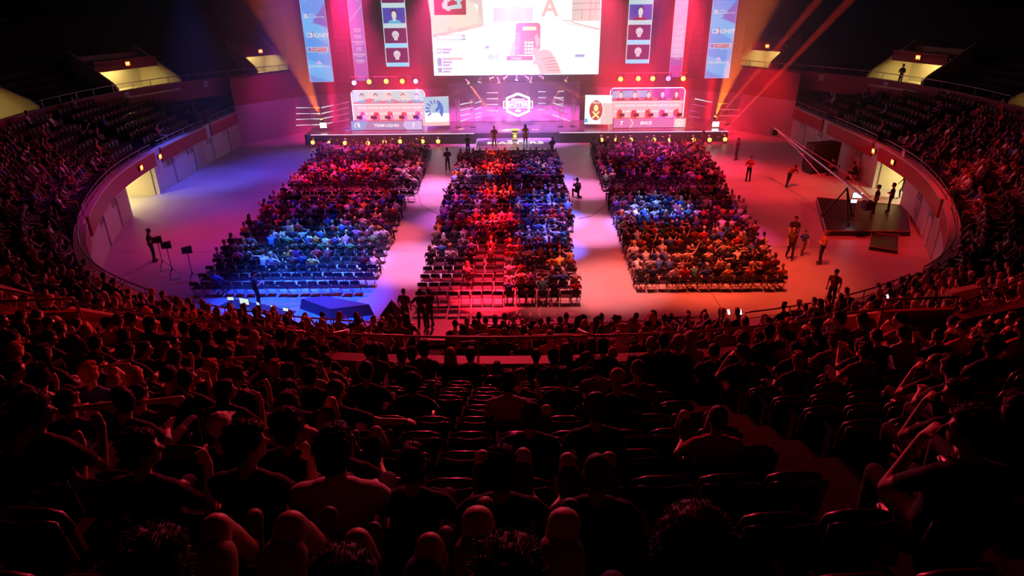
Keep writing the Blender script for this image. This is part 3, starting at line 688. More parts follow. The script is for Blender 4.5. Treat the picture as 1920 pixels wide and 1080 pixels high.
# team booths
def booth(side, x0, x1, title, score, label):
    cx = (x0+x1)/2; Y = 60.9; w_ = x1-x0
    t = thing('team_booth', label, 'booth', (cx, Y, ZD+.02), 0, 'player booths on the stage')
    base = G('booth_back', (1, .50, .58), 1.4); jer = g_jers if side < 0 else g_jersr
    MB().box((0, 1.6, 1.62), (w_, .12, 3.2), m_frame).build('back_wall', t)
    mb = MB(); f = Face2D(mb, frame_at((-w_/2, 1.53, 0)))
    r_ = .35
    pic = [(0, 0), (w_, 0), (w_, 3.2-r_)]+[(w_-r_+r_*math.cos(a*math.pi/8), 3.2-r_+r_*math.sin(a*math.pi/8)) for a in range(5)]+[(r_-r_*math.sin(a*math.pi/8), 3.2-r_+r_*math.cos(a*math.pi/8)) for a in range(5)]+[(0, 3.2-r_)]
    f.poly(pic, G('booth_sky', (.80, .92, 1), 2.6) if side < 0 else g_mag)
    f.layer().rect(.06, 0, w_-.06, 2.0, base)
    f.poly([(.06, 2.0), (w_-.06, 2.0), (w_-.06, 2.25), (w_*.85, 2.4), (w_*.7, 2.15), (w_*.55, 2.5), (w_*.42, 2.3), (w_*.25, 2.55), (.06, 2.2)], g_rose)
    if side > 0: f.poly([(.1, 2.35), (w_*.55, 2.45), (w_*.55, 3.05), (.1, 3.0)], g_lilw)
    f.layer().rect(0, 1.98, w_, 2.05, g_white)
    for k in range(5): portrait(f, w_*(.12+.19*k)+.1, 2.62, .72, jer, True); f.k -= 1
    f.layer()
    for k in range(6):
        f.text(['SKILL', 'TEAM', 'PREDATOR', 'SECRETLAB', 'PREDATOR', 'SPONSOR'][k] if False else 'MASTERS', .85+k*1.02, 1.68, .22, g_white, .02).text('MASTERS', .9+k*1.02, 1.15, .22, g_white, .02)
    mb.build('display', t)
    m_bf = mat('booth_tube', (.9, .7, .8), .4, emit=(1, .75, .85), strength=2)
    mb = MB(); mb.tube([(-w_/2-.06, 1.5, 0), (-w_/2-.06, 1.5, 3.0), (-w_/2+.15, 1.5, 3.25), (w_/2-.15, 1.5, 3.25), (w_/2+.06, 1.5, 3.0), (w_/2+.06, 1.5, 0)], .04, m_bf, 6); mb.build('lit_frame', t)
    # desk with the name screen in front
    MB().box((0, -.05, .42), (w_-.25, .62, .8), m_frame).build('desk', t)
    mb = MB(); fr = frame_at((-w_/2+.1, -.38, .02)); f = Face2D(mb, fr); ww = w_-.2
    f.rect(0, 0, ww, .80, G('name_back_l', (.55, .30, .62), 1.1) if side < 0 else G('name_back_r', (.95, .22, .55), 1.2))
    if side < 0:
        f.layer().poly([(0, 0), (1.1, 0), (1.6, .8), (0, .8)], G('name_blue', (.35, .45, .85), 1.2)).poly([(ww*.78, 0), (ww, 0), (ww, .8), (ww*.76, .8), (ww*.73, .4)], g_lil)
        f.layer(); horse(f, .6, .4, .32, g_white); f.text(title, ww*.50, .4, .36, g_white, .02, 1.05).text(score, ww*.88, .4, .5, g_white, .03)
    else:
        f.layer().poly([(ww*.22, 0), (ww*.26, .4), (ww*.22, .8), (ww*.24, .8), (ww*.28, .4), (ww*.24, 0)], g_pink2).rect(ww*.84, 0, ww, .8, g_pink2)
        f.layer().text(score, ww*.11, .4, .5, g_white, .03).text(title, ww*.45, .4, .38, g_white, .03, 1.1).disc(ww*.91, .4, .3, .32, g_white); f.layer().disc(ww*.91, .4, .23, .25, g_pink); f.layer().poly([(ww*.91-.12, .25), (ww*.91, .58), (ww*.91+.12, .25)], g_white)
    mb.build('name_screen', t)
    # monitors on the desk
    for k in range(5):
        x = -w_/2+.85+k*(w_-1.5)/4
        c = thing('computer_monitor', 'small black monitor on the %s team desk, %s from the left' % ('left' if side < 0 else 'right', ['first', 'second', 'third', 'fourth', 'last'][k]), 'monitor', (cx+x, Y-.05, ZD+.86), 0, 'player monitors')
        MB().box((0, 0, .26), (.5, .03, .3), m_frame).build('panel', c); MB().box((0, .02, .055), (.06, .06, .1), m_frame).build('stand', c)
        g = thing('gaming_chair', 'tall red racing style chair behind the %s team desk, %s from the left' % ('left' if side < 0 else 'right', ['first', 'second', 'third', 'fourth', 'last'][k]), 'chair', (cx+x, Y+1.05, ZD+.02), math.pi, 'player chairs')
        m_gc = mat('chair_red', (.35, .02, .04), .5)
        mb = MB(); mb.box((0, 0, .5), (.5, .48, .1), m_gc); mb.build('seat', g)
        mb = MB(); mb.prism([(-.25, .5), (.25, .5), (.27, .95), (.2, 1.3), (-.2, 1.3), (-.27, .95)], -.28, -.2, m_gc); mb.build('backrest', g)
        mb = MB(); mb.tube([(0, 0, .06), (0, 0, .45)], .03, m_blackmetal); mb.box((0, 0, .04), (.5, .06, .04), m_blackmetal); mb.box((0, 0, .04), (.06, .5, .04), m_blackmetal); mb.build('pedestal', g)
    return t
booth(-1, -15.0, -8.35, 'TEAM LIQUID', '7', 'left team booth, name screen reading seven, five portraits on a bright back screen')
booth(1, 8.92, 15.66, 'ENCE', '7', 'right team booth, magenta name screen, five portraits on a pink back screen')
# wing screens beside the booths
def wing(x0, x1, label, side):
    t = thing('wing_screen', label, 'screen', ((x0+x1)/2, 60.9, ZD+.3), .12*side, 'wing screens beside the booths'); w_ = x1-x0
    MB().box((0, .1, 1.3), (w_, .1, 2.6), m_frame).build('frame', t)
    mb = MB(); f = Face2D(mb, frame_at((-w_/2, .04, 0))); f.rect(0, .0, w_, 2.6, g_white)
    if side > 0: f.layer().poly([(0, 1.2), (w_, 1.1), (w_, 2.6), (0, 2.6)], G('wing_sky', (.55, .8, 1), 2.2)).rect(0, 0, w_, .35, g_pink); f.layer(); horse(f, w_/2, 1.45, .95, g_blue)
    else:
        f.layer().rect(w_*.6, 0, w_, 1.9, g_pink2).rect(.02, .15, w_*.12, .5, g_cyan2).disc(w_*.42, 1.25, .68, .98, g_white); f.layer().disc(w_*.42, 1.25, .60, .9, G('emblem_red', (.75, .08, .08), 1.1), 28)
        f.layer().disc(w_*.42, 1.45, .2, .3, g_yel).poly([(w_*.42-.35, .6), (w_*.42-.25, .5), (w_*.42+.35, 1.1), (w_*.42+.25, 1.2)], g_yel).poly([(w_*.42+.35, .6), (w_*.42+.25, .5), (w_*.42-.35, 1.1), (w_*.42-.25, 1.2)], g_yel)
        f.text('ENCE', w_*.42, 1.92, .25, g_white, .02)
    mb.build('display', t)
wing(-8.15, -5.95, 'white wing screen right of the left booth, blue horse emblem', 1)
wing(6.4, 8.8, 'white wing screen left of the right booth, round red emblem', -1)

# centre emblem
t = thing('tournament_emblem', 'glowing white hexagonal tournament emblem at the centre back of the stage', 'sign', (.33, 61.8, 1.9))
mb = MB()
def ring(mb, pts, r_, m, y=0): mb.tube([(x, y, z) for x, z in pts]+[(pts[0][0], y, pts[0][1])], r_, m, 6)
m_em = glow('emblem_white', (1, .93, .97), 2.6)
ring(mb, [(0, 2.0), (1.0, 1.62), (1.0, .45), (0, .02), (-1.0, .45), (-1.0, 1.62)], .11, m_em); mb.build('hexagon', t)
MB().box((0, .12, 1.03), (2.3, .08, .8), mat('emblem_violet', (.3, .1, .4), .4)).build('back_plate', t)
mb = MB(); f = Face2D(mb, frame_at((0, -.02, 0))); f.rect(-1.32, .72, 1.32, .78, m_em).rect(-1.32, 1.3, 1.32, 1.36, m_em).rect(-1.36, .72, -1.28, 1.36, m_em).rect(1.28, .72, 1.36, 1.36, m_em).layer().text('MASTERS', 0, 1.03, .52, m_em, .03, 1.1); f.text('DREAMHACK', 0, 1.5, .2, m_em, .015).disc(0, .5, .28, .12, m_em)
mb.build('lettering', t)
bd = thing('stage_backdrop', 'dark patterned low backdrop wall behind the emblem', 'backdrop', (0, 64.4, ZD+.02)); MB().box((0, 0, 1.8), (12.5, .2, 3.6), mat('backdrop_dark', (.30, .18, .32), .6)).build('panel', bd)

# horizontal white light tubes, each on its own
def tube_light(p, q_, k, label, group, w0=.035, col=g_white):
    t = thing('light_tube', label, 'light', p, 0, group); d = Vector(q_)-Vector(p)
    mb = MB(); mb.tube([(0, 0, 0), d*.5, d], [w0, w0*.8, w0*.45], col, 6); mb.build('tube', t)
    MB().box((0, .06, 0), (.08, .06, .12), m_blackmetal).build('bracket', t)
g_tb = G('tube_white', (.9, .88, 1), 7); g_tm = G('tube_magenta', (1, .12, .5), 2.2); g_to = G('tube_orange', (1, .45, .05), 3.5); g_tr = G('tube_red', (1, .10, .12), 1.4)
ordn = ['top', 'second', 'third', 'bottom']
for k, (ya, yb, yc, yd) in enumerate([(202, 202, 202, 191), (213, 213, 213, 201), (224, 223, 223, 212), (235, 234, 234, 224)]):
    tube_light(uny(555, ya, 61), uny(582, yb, 61), k, '%s of four horizontal light tubes at the far left of the stage' % ordn[k], 'outer left light tubes', .035, g_tb)
    tube_light(uny(600, yb, 61), uny(583, yb, 61), k, '%s of four light tubes crossing the orange left beam' % ordn[k], 'outer left light tubes', .045, g_to if k == 0 else g_tb)
    tube_light(uny(603, yc, 61), uny(625, yc-5, 60.7), k, '%s slanting white tube just left of the left booth truss' % ordn[k], 'slanting left light tubes', .05, g_tb)
    tube_light(uny(655, yd, 60.4), uny(628, yc-5, 60.6), k, '%s slanting pink tube meeting the left booth' % ordn[k], 'slanting left light tubes', .035, g_tm)
for k, (y0, y1, y2, y3) in enumerate([(196, 191, 174, 174), (207, 202, 185, 185), (217, 212, 196, 196), (228, 219, 207.5, 207.5)]):
    tube_light(uny(863, y0, 61), uny(887, y1, 61.6), k, '%s of four slanting tubes left of the centre stage' % ordn[k], 'slanting centre left tubes', .05, g_tb)
    tube_light(uny(902, y1-1, 62), uny(889, y1+3, 61.7), k, '%s short tube left of the centre stage' % ordn[k], 'slanting centre left tubes', .05, g_tb)
    tube_light(uny(934, y3, 63), uny(912, y2, 63), k, '%s of four level tubes left of the emblem' % ordn[k], 'level centre left tubes', .045, g_tb)
    tube_light(uny(1009, y2-2, 63), uny(1024, y2-2, 63), k, '%s of four level tubes right of the emblem' % ordn[k], 'level centre right tubes', .045, g_tb)
    tube_light(uny(1057, y2-3+k, 62), uny(1045, y2-3+k, 62), k, '%s of four short tubes right of centre' % ordn[k], 'level centre right tubes', .045, g_tb)
for k, (a, b) in enumerate([((1039, 182), (1057, 188)), ((1037, 193), (1057, 200)), ((1037, 204), (1066, 215)), ((1036, 215), (1071, 228))]):
    tube_light(uny(*a, 61.6), uny(*b, 61.0), k, '%s of four slanting tubes right of the centre stage' % ordn[k], 'slanting centre right tubes', .05, g_tb if k != 2 else g_tm)
for k, (a, b, c, d) in enumerate([((1303, 185), (1335, 192), (1345, 194), (1364, 194)), ((1296, 195), (1325, 201), (1350, 205), (1390, 206)), ((1290, 207), (1312, 211), (1350, 217), (1385, 217)), ((1290, 217), (1313, 221), (1344, 228), (1360, 228))]):
    tube_light(uny(*a, 60.6), uny(*b, 60.9), k, '%s slanting tube right of the right booth' % ordn[k], 'slanting right light tubes', .05 if k == 0 else .03, g_tb if k == 0 else g_tm)
    tube_light(uny(*c, 61), uny(*d, 61), k, '%s level tube at the far right of the stage' % ordn[k], 'outer right light tubes', .045, g_to if k == 0 else g_tr)
# truss towers
def tower(x, y, z0, z1, label, s=.28):
    t = thing('truss_tower', label, 'truss', (x, y, z0), .3, 'stage truss towers')
    n = max(2, int((z1-z0)/.45)); h = z1-z0
    for sx_ in (-1, 1):
        for sy in (-1, 1): MB().tube([(sx_*s/2, sy*s/2, 0), (sx_*s/2, sy*s/2, h)], .022, m_truss).build('chord', t)
    mb = MB(); pts = []
    for k in range(n+1):
        z = h*k/n; sg = 1 if k % 2 else -1; pts.append((sg*s/2, -s/2, z))
    mb.tube(pts, .013, m_truss, 5); mb.build('lacing', t)
    mb = MB(); pts = [(-p[0], s/2, p[2]) for p in pts]; mb.tube(pts, .013, m_truss, 5); mb.build('lacing', t)
    mb = MB(); mb.box((0, 0, .012), (.5, .5, .02), m_blackmetal); mb.build('base_plate', t)
for px, lab in [(584, 'far left, behind the orange beam'), (611, 'left, just outside the slanting tubes'), (647, 'against the left edge of the left booth'), (858, 'right of the left wing screen'), (886, 'left of the centre stage'), (1052, 'right of the centre stage'), (1076, 'left of the right wing screen'), (1299, 'against the right edge of the right booth'), (1340, 'right, inside the orange beam'), (1368, 'far right of the stage')]:
    p = uny(px, 200, 61.5); tower(p.x, 61.5, ZD+.01, 3.9 if px in (584, 1368) else 3.5, 'aluminium truss tower '+lab)

# lamps
def moving_head(p, tgt, lens, label, group, s=1.0):
    t = thing('moving_head_lamp', label, 'light', p, 0, group)
    d = (Vector(tgt)-Vector(p)).normalized()
    mb = MB(); mb.tube([-d*.22*s, d*.08*s, d*.16*s], [.09*s, .13*s, .14*s], m_blackmetal, 10); mb.build('head', t)
    mb = MB(); mb.tube([d*.161*s, d*.175*s], .12*s, lens, 12); mb.build('lens', t)
    mb = MB(); mb.tube([(-.17*s, 0, 0), (-.17*s, 0, .24*s), (.17*s, 0, .24*s), (.17*s, 0, 0)], .02*s, m_blackmetal); mb.build('yoke', t)
    return t
l_or = glow('lens_orange', (1, .40, .07), 4.5); l_bl = glow('lens_blue', (.35, .35, 1), 4); l_rd = glow('lens_red', (1, .16, .06), 3); l_wh = glow('lens_white', (1, .9, .95), 6); l_vi = glow('lens_violet', (.75, .2, 1), 4)
oth = ['first', 'second', 'third', 'fourth', 'fifth', 'sixth', 'seventh', 'eighth', 'ninth', 'tenth', 'eleventh', 'twelfth']
for side, xs, cols in (('left', [(665, 155), (693, 153), (725, 152), (755, 152), (780, 152)], [l_bl, l_or, l_or, l_or, l_bl]), ('right', [(1163, 148), (1196, 147), (1223, 147), (1252, 147), (1280, 147)], [l_or, l_or, l_or, l_vi, l_or])):
    for k, ((px, py), c) in enumerate(zip(xs, cols)):
        p = uny(px, py, 61.2); moving_head(p, (p.x*.85, 20, 8), c, '%s %s lamp, %s of five over the %s booth' % ('blue' if c is l_bl else 'violet' if c is l_vi else 'orange', 'flown', oth[k], side), 'flown lamps over the booths', 1.75)
        colr = (.3, .2, 1) if c is l_bl else (.7, .1, 1) if c is l_vi else (1, .10, .02)
        spot('booth_beam', p+Vector((0, .1, -.35)), (p.x, 61.6, 0), colr, 7000 if c is not l_or else 6000, 60, .9, .1)
    pL = uny(xs[0][0]-6, xs[0][1]-2, 61.45); pR = uny(xs[-1][0]+8, xs[-1][1]-1, 61.45)
    t = thing('lamp_bar', 'slim flown bar carrying five lamps over the %s booth' % side, 'truss', (pL.x, pL.y, pL.z+.40)); MB().tube([(0, 0, 0), (pR.x-pL.x, 0, 0)], .03, m_truss).build('pipe', t)
    for x in (0.02, pR.x-pL.x-.02): MB().tube([(x, 0, 0), (x, 0, 6)], .006, m_truss, 4).build('cable', t)
BEAMS = [((900, 150), (868, 230), 6), ((876, 153), (895, 178), 9), ((922, 147), (850, 175), 5), ((934, 151), (948, 190), 6), ((948, 146), (895, 185), 6), ((969, 146), (962, 182), 7), ((988, 146), (1035, 185), 6), ((996, 150), (985, 190), 6), ((1015, 145), (1095, 185), 5), ((1063, 148), (1040, 185), 6)]
for k, (a, b, deg) in enumerate(BEAMS):
    p = uny(*a, 61.4); tg = uny(*b, 61.0); d = (tg-p).normalized(); tg = p+d*7
    moving_head(p, tg, l_wh if k in (0, 5) else l_or, 'small flown spot lamp under the main screen, %s from the left' % oth[k], 'small lamps under the screen', 1.15)
    spot('thin_beam', p+d*.32, tg, (1, .20, .04), 65000 if k != 5 else 110000, deg*1.3, .4, .03)
# fat orange beams sweeping up at both sides
for (px, py), (tx, ty), lab, e in [((604, 227), (560, 120), 'left', 42000), ((1340, 222), (1395, 70), 'right', 80000)]:
    p = uny(px, py, 60.6); tg = uny(tx, ty, 59.0)
    moving_head(p, tg, l_or, 'orange sweeping lamp low at the %s end of the stage' % lab, 'sweeping lamps', 1.1)
    spot('sweep_beam', p+(tg-p).normalized()*.3, tg, (1, .17, .01), e, 21, .35, .05)
for (px, py), lab in (((606, 235), 'left'), ((1342, 233), 'right')):
    p = uny(px, py, 60.3); t = thing('blinder_lamp', 'square blinding white lamp cluster at the %s end of the stage' % lab, 'light', p, 0, 'blinder lamps')
    MB().box((0, .06, 0), (.62, .1, .46), m_blackmetal).build('housing', t)
    for i in (-1, 1):
        for j in (-1, 1): MB().box((i*.15, 0, j*.115), (.26, .03, .2), glow('blinder_glow', (1, .85, .75), 14)).build('lamp_cell', t)
# foot lamps on the floor in front of the stage
FL = [(588, 267), (619, 268), (648, 268), (691, 268), (722, 266), (751, 265), (793, 265), (822, 265)]; FR = [(1127, 262), (1155, 262), (1182, 262), (1225, 262), (1255, 262), (1299, 262), (1329, 262), (1358, 261)]
for side, L in (('left', FL), ('right', FR)):
    for k, (px, py) in enumerate(L):
        p = uny(px, py, 58.3); p.z = max(p.z, .27)
        moving_head(p, (p.x, 30, 6), l_or, 'orange floor lamp before the %s stage front, %s from the left' % (side, oth[k]), 'floor lamps before the stage', 1.5)
        spot('floor_beam', p+Vector((0, -.05, .3)), (p.x+(.4 if side == 'left' else -.4), 59.8, 6), (1, .02, .06), 2000, 46, .8, .06)
for k, ((px, py), (tx, ty)) in enumerate([((634, 265), (615, 235)), ((664, 265), (640, 225)), ((735, 263), (760, 215)), ((780, 263), (800, 220)), ((1140, 260), (1128, 200)), ((1169, 260), (1162, 190)), ((1213, 259), (1222, 180)), ((1242, 259), (1258, 200)), ((1314, 258), (1372, 190)), ((1345, 259), (1440, 160))]):
    p = uny(px, py, 58.5); p.z = max(p.z, .2); tg = uny(tx, ty, 58.6); d = (tg-p).normalized()
    moving_head(p, tg, l_rd, 'tiny red beam lamp before the stage, %s from the left' % oth[k], 'tiny beam lamps before the stage', .8)
    spot('thin_red_beam', p+d*.25, tg, (1, .05, .02), 130000 if k < 8 else 480000, 3.0, .2, .02)
# ------------------------------------------------------------------ figures
def ico(sub):
    bm = bmesh.new(); bmesh.ops.create_icosphere(bm, subdivisions=sub, radius=1); v = np.array([x.co[:] for x in bm.verts]); f = [tuple(q.index for q in p.verts) for p in bm.faces]; bm.free(); return v, f
ICO = {1: ico(1), 2: ico(2)}
class Fig:
    """a figure as round limbs fused into one skin; every limb carries the index of its material"""
    def __init__(s): s.p = []
    def cone(s, a, b, ra, rb, m, flat=None): s.p.append(('c', np.array(a, float), np.array(b, float), ra, rb, m, flat)); return s
    def ell(s, c, r, m, R=None): s.p.append(('e', np.array(c, float), np.array(r, float), R, None, m, None)); return s
    def mesh(s, name, voxel, mats, smooth=3, grow=0.0, jitter=0, sub=2, only=None):
        vs = []; fs = []; P = [q for q in s.p if only is None or q[5] in only]; V, F = ICO[sub]
        for q in P:
            k = len(vs)
            if q[0] == 'c':
                a, b, ra, rb = q[1:5]; ax = b-a; L = np.linalg.norm(ax); ax = ax/max(L, 1e-6)
                dt = V@ax; pts = np.where(dt[:, None] >= 0, b+V*(rb+grow), a+V*(ra+grow))
                if q[6] is not None:      # flatten along a direction
                    d, sc = q[6]; d = np.array(d, float); c = (a+b)/2; o = (pts-c)@d; pts = pts - np.outer(o*(1-sc), d)
            else:
                c, r, R = q[1:4]; loc = V*(r+grow); pts = c + (loc if R is None else loc@np.array(R).T)
            vs.extend(map(tuple, pts)); fs.extend([tuple(k+j for j in f) for f in F])
        me = bpy.data.meshes.new(name+'_src'); me.from_pydata(vs, [], fs); o = bpy.data.objects.new('src', me); COL.objects.link(o)
        r = o.modifiers.new('r', 'REMESH'); r.mode = 'VOXEL'; r.voxel_size = voxel; r.use_smooth_shade = True
        if smooth: sm = o.modifiers.new('s', 'SMOOTH'); sm.iterations = smooth; sm.factor = .5
        dg = bpy.context.evaluated_depsgraph_get(); dg.update()
        out = bpy.data.meshes.new_from_object(o.evaluated_get(dg)); out.name = name
        bpy.data.objects.remove(o); bpy.data.meshes.remove(me)
        for m in mats: 
            if m not in list(out.materials): out.materials.append(m)
        n = len(out.vertices); co = np.empty(n*3, np.float32); out.vertices.foreach_get('co', co); co = co.reshape(-1, 3)
        if jitter:
            nn = np.empty(n*3, np.float32); out.vertices.foreach_get('normal', nn); nn = nn.reshape(-1, 3)
            ph = np.sin(co[:, 0]*90+co[:, 2]*40)+np.sin(co[:, 1]*80-co[:, 0]*60)+np.sin(co[:, 2]*110+co[:, 1]*50)
            co += nn*(ph*jitter/3)[:, None]; out.vertices.foreach_set('co', co.ravel())
        cen = np.empty(len(out.polygons)*3, np.float32); out.polygons.foreach_get('center', cen); cen = cen.reshape(-1, 3)
        best = np.full(len(cen), 1e9); idx = np.zeros(len(cen), int)
        for q in P:
            if q[0] == 'c':
                a, b, ra, rb = q[1:5]; ab = b-a; t = np.clip(((cen-a)@ab)/max(ab@ab, 1e-9), 0, 1); d = np.linalg.norm(cen-(a+t[:, None]*ab), axis=1)-(ra+(rb-ra)*t)
            else:
                c, r, R = q[1:4]; l = cen-c; l = l if R is None else l@np.array(R); k = np.linalg.norm(l/r, axis=1); d = (k-1)*min(r)
            mk = d < best; best[mk] = d[mk]; idx[mk] = q[5]
        if only is None and len(mats) > 1: out.polygons.foreach_set('material_index', np.clip(idx, 0, len(mats)-1).astype(np.int32))
        out.polygons.foreach_set('use_smooth', [True]*len(out.polygons)); out.update(); return out
SKIN, HAIR, SHIRT, TROUSER, SHOE, EYE, LIP = range(7)
def V3(*a): return np.array(a, float)
def hand(F, w_, d, side, curl=.5, up=V3(0, 0, 1), s=1.0):
    """palm, five fingers of unequal length and a thumb from its side; w_ wrist, d pointing along the hand"""
    d = d/np.linalg.norm(d); sd = np.cross(d, up); sd /= np.linalg.norm(sd); n = np.cross(sd, d)
    pc = w_+d*.045*s; F.cone(w_+sd*.016*s, pc+d*.035*s+sd*.024*s, .017*s, .014*s, SKIN); F.cone(w_-sd*.016*s, pc+d*.035*s-sd*.024*s, .017*s, .014*s, SKIN); F.cone(w_, pc+d*.03*s, .019*s, .016*s, SKIN)
    for k, L in enumerate((.062, .075, .08, .07)):
        b = pc+d*.04*s+sd*(-.033+.022*k)*s*side; m_ = b+(d*.6-n*curl*.4)*L*.55*s; e = m_+(d*(1-curl)*.6-n*curl*.8)*L*.5*s
        F.cone(b, m_, .0095*s, .0088*s, SKIN); F.cone(m_, e, .0088*s, .0075*s, SKIN)
    tb = w_+d*.025*s+sd*.03*side*s; tm = tb+(d*.5+sd*.8*side)*.035*s; F.cone(tb, tm, .014*s, .011*s, SKIN); F.cone(tm, tm+(d*.8-n*.3)*.03*s, .011*s, .009*s, SKIN)
def rotm(yaw, pitch, roll=0): return np.array((Matrix.Rotation(yaw, 3, 'Z') @ Matrix.Rotation(pitch, 3, 'X') @ Matrix.Rotation(roll, 3, 'Y')))
def figure(P, det=2):
    """P: pose. det 2 = face, ears, fingers; 1 = nose and hands as mitts' fingers; 0 = far away"""
    F = Fig(); hip = V3(0, 0, P.get('hip', .52)); sc = V3(*P['sh']); hc = V3(*P['head'])-V3(0, 0, .025); R = rotm(*P.get('look', (0, 0, 0)))
    sw = P.get('sw', .19)
    F.ell(hip, (.17, .125, .12), TROUSER)
    mid_ = (hip*.55+sc*.45); F.cone(hip+V3(0, 0, .04), mid_, .14, .135, SHIRT, ((0, 1, 0), .9))
    ch = hip*.28+sc*.72
    F.cone(ch+V3(-.055, 0, 0), ch+V3(.055, 0, 0), .125, .125, SHIRT, ((0, 1, 0), .9)); F.cone(mid_+V3(-.035, 0, 0), ch+V3(-.05, 0, 0), .125, .125, SHIRT); F.cone(mid_+V3(.035, 0, 0), ch+V3(.05, 0, 0), .125, .125, SHIRT)
    F.cone(sc+V3(-sw+.03, 0, -.035), sc+V3(sw-.03, 0, -.035), .062, .062, SHIRT); F.cone(sc+V3(-.07, 0, .005), sc+V3(.07, 0, .005), .055, .055, SHIRT)
    F.cone(sc+V3(0, 0, .03), hc+R@V3(0, -.02, -.08), .060, .056, SKIN)
    hd = lambda *a: hc+R@(V3(*a)*1.06)
    F.ell(hd(0, -.008, .03), (.086, .105, .109), SKIN, R); F.ell(hd(0, .025, -.045), (.066, .076, .08), SKIN, R); F.cone(hd(0, .07, -.09), hd(0, .06, -.09), .022, .024, SKIN)
    if det:
        F.cone(hd(0, .092, .01), hd(0, .112, -.022), .010, .014, SKIN); F.cone(hd(-.04, .08, .035), hd(.04, .08, .035), .014, .014, SKIN)
        for s in (-1, 1): F.ell(hd(.082*s, -.005, -.01), (.012, .026, .034), SKIN, R)
    if det == 2:
        for s in (-1, 1): F.ell(hd(.032*s, .086, .012), (.014, .009, .008), EYE, R)
        F.ell(hd(0, .088, -.058), (.024, .01, .007), LIP, R)
    for s, arm, side in ((-1, P['armL'], -1), (1, P['armR'], 1)):
        sh = sc+V3(s*sw, 0, -.045); el, wr, hdv = V3(*arm[0]), V3(*arm[1]), V3(*arm[2])
        slv = sh+(el-sh)*(.62 if not P.get('long') else 1.0)
        F.cone(sh, el, .054, .044, SKIN); F.cone(sh, slv, .062, .052 if not P.get('long') else .045, SHIRT)
        F.cone(el, wr, .044, .031, SKIN)
        if P.get('long'): F.cone(el, el+(wr-el)*.9, .047, .036, SHIRT)
        if det: hand(F, wr, hdv, -side, P.get('curl', .5))
        else: F.cone(wr, wr+hdv/np.linalg.norm(hdv)*.12, .035, .025, SKIN)
    for s, leg in ((-1, P['legL']), (1, P['legR'])):
        h = hip+V3(s*.09, .02, -.02); kn, an = V3(*leg[0]), V3(*leg[1]); toe = V3(*leg[2])
        short = P.get('shorts', False); kk = h+(kn-h)*.8
        F.cone(h, kn, .083, .058, SKIN if short else TROUSER)
        if short: F.cone(h, kk, .092, .078, TROUSER)
        cf = kn+(an-kn)*.35; F.cone(kn, cf, .058, .056, SKIN if short else TROUSER); F.cone(cf, an, .056, .036 if short else .048, SKIN if short else TROUSER)
        F.cone(an, toe, .045, .04, SHOE); F.cone(an, an-(toe-an)*.22, .043, .038, SHOE)
    return F, hc, R
def hair_fig(kind):
    """in head coordinates, m index 1 = hair or cap cloth, face side +y"""
    F = Fig()
    if kind in ('short', 'curly', 'messy'):
        g = {'short': 0, 'curly': .012, 'messy': .004}[kind]
        F.ell((0, -.02, .042), (.088+g, .102+g, .103+g), HAIR); F.ell((0, .03, .095), (.07+g, .06+g, .045+g), HAIR); F.ell((0, -.055, -.02), (.072+g, .055+g, .07+g), HAIR)
        rr = random.Random(5)
        if kind in ('messy', 'curly'):
            for i in range(70 if kind == 'curly' else 46):
                th = rr.uniform(0, 6.28); ph = rr.uniform(0, 1.9 if kind == 'curly' else 1.25); n_ = V3(math.sin(ph)*math.cos(th), math.sin(ph)*math.sin(th), math.cos(ph))
                if n_[1] > .35 and n_[2] < .45: continue
                p_ = V3(0, -.02, .042)+n_*V3(.088+g, .102+g, .103+g)
                if kind == 'curly': F.ell(p_, (.023, .023, .023), HAIR)
                else: F.cone(p_-n_*.01, p_+n_*.014+V3(rr.uniform(-.016, .016), rr.uniform(-.02, .016), 0), .017, .006, HAIR)
    elif kind == 'buzz': F.ell((0, -.014, .036), (.083, .101, .103), HAIR); F.ell((0, -.055, -.01), (.066, .05, .06), HAIR)
    elif kind == 'long':
        F.ell((0, -.018, .04), (.09, .106, .106), HAIR); F.ell((0, .03, .09), (.07, .06, .045), HAIR)
        for x in (-.075, -.045, 0, .045, .075): F.cone((x*.8, -.07+abs(x)*.5, .02), (x*1.25, -.10+abs(x)*.6, -.25+abs(x)*.5), .05, .026, HAIR)
    elif kind == 'pony':
        F.ell((0, -.018, .04), (.088, .104, .104), HAIR); F.ell((0, .03, .09), (.07, .06, .045), HAIR); F.ell((0, -.055, -.01), (.07, .05, .06), HAIR)
        F.ell((0, -.12, .055), (.028, .028, .028), HAIR); F.cone((0, -.135, .04), (0, -.15, -.07), .032, .03, HAIR); F.cone((0, -.15, -.07), (.01, -.13, -.18), .03, .012, HAIR)
    elif kind == 'bun':
        F.ell((0, -.018, .04), (.088, .104, .104), HAIR); F.ell((0, .03, .09), (.07, .06, .045), HAIR); F.ell((0, -.055, -.01), (.07, .05, .06), HAIR); F.ell((0, -.07, .15), (.045, .045, .04), HAIR)
    elif kind in ('cap', 'backcap'):
        F.ell((0, -.012, .05), (.092, .11, .098), HAIR); s = 1 if kind == 'cap' else -1
        for x in (-.045, -.015, .015, .045): F.cone((x, .06*s, .055), (x*.9, (.17 if s > 0 else .155)*s, .035), .012, .009, HAIR)
        F.ell((0, -.012, .148), (.012, .012, .008), HAIR)
    elif kind == 'hood':
        F.ell((0, -.03, .03), (.115, .125, .13), HAIR); F.cone((-.05, -.09, -.12), (.05, -.09, -.12), .06, .06, HAIR)
    return F
m_skins = [mat('skin_'+n, c, .5) for n, c in (('fair', (.62, .38, .28)), ('tan', (.45, .25, .16)), ('brown', (.22, .11, .07)), ('pale', (.70, .48, .38)))]
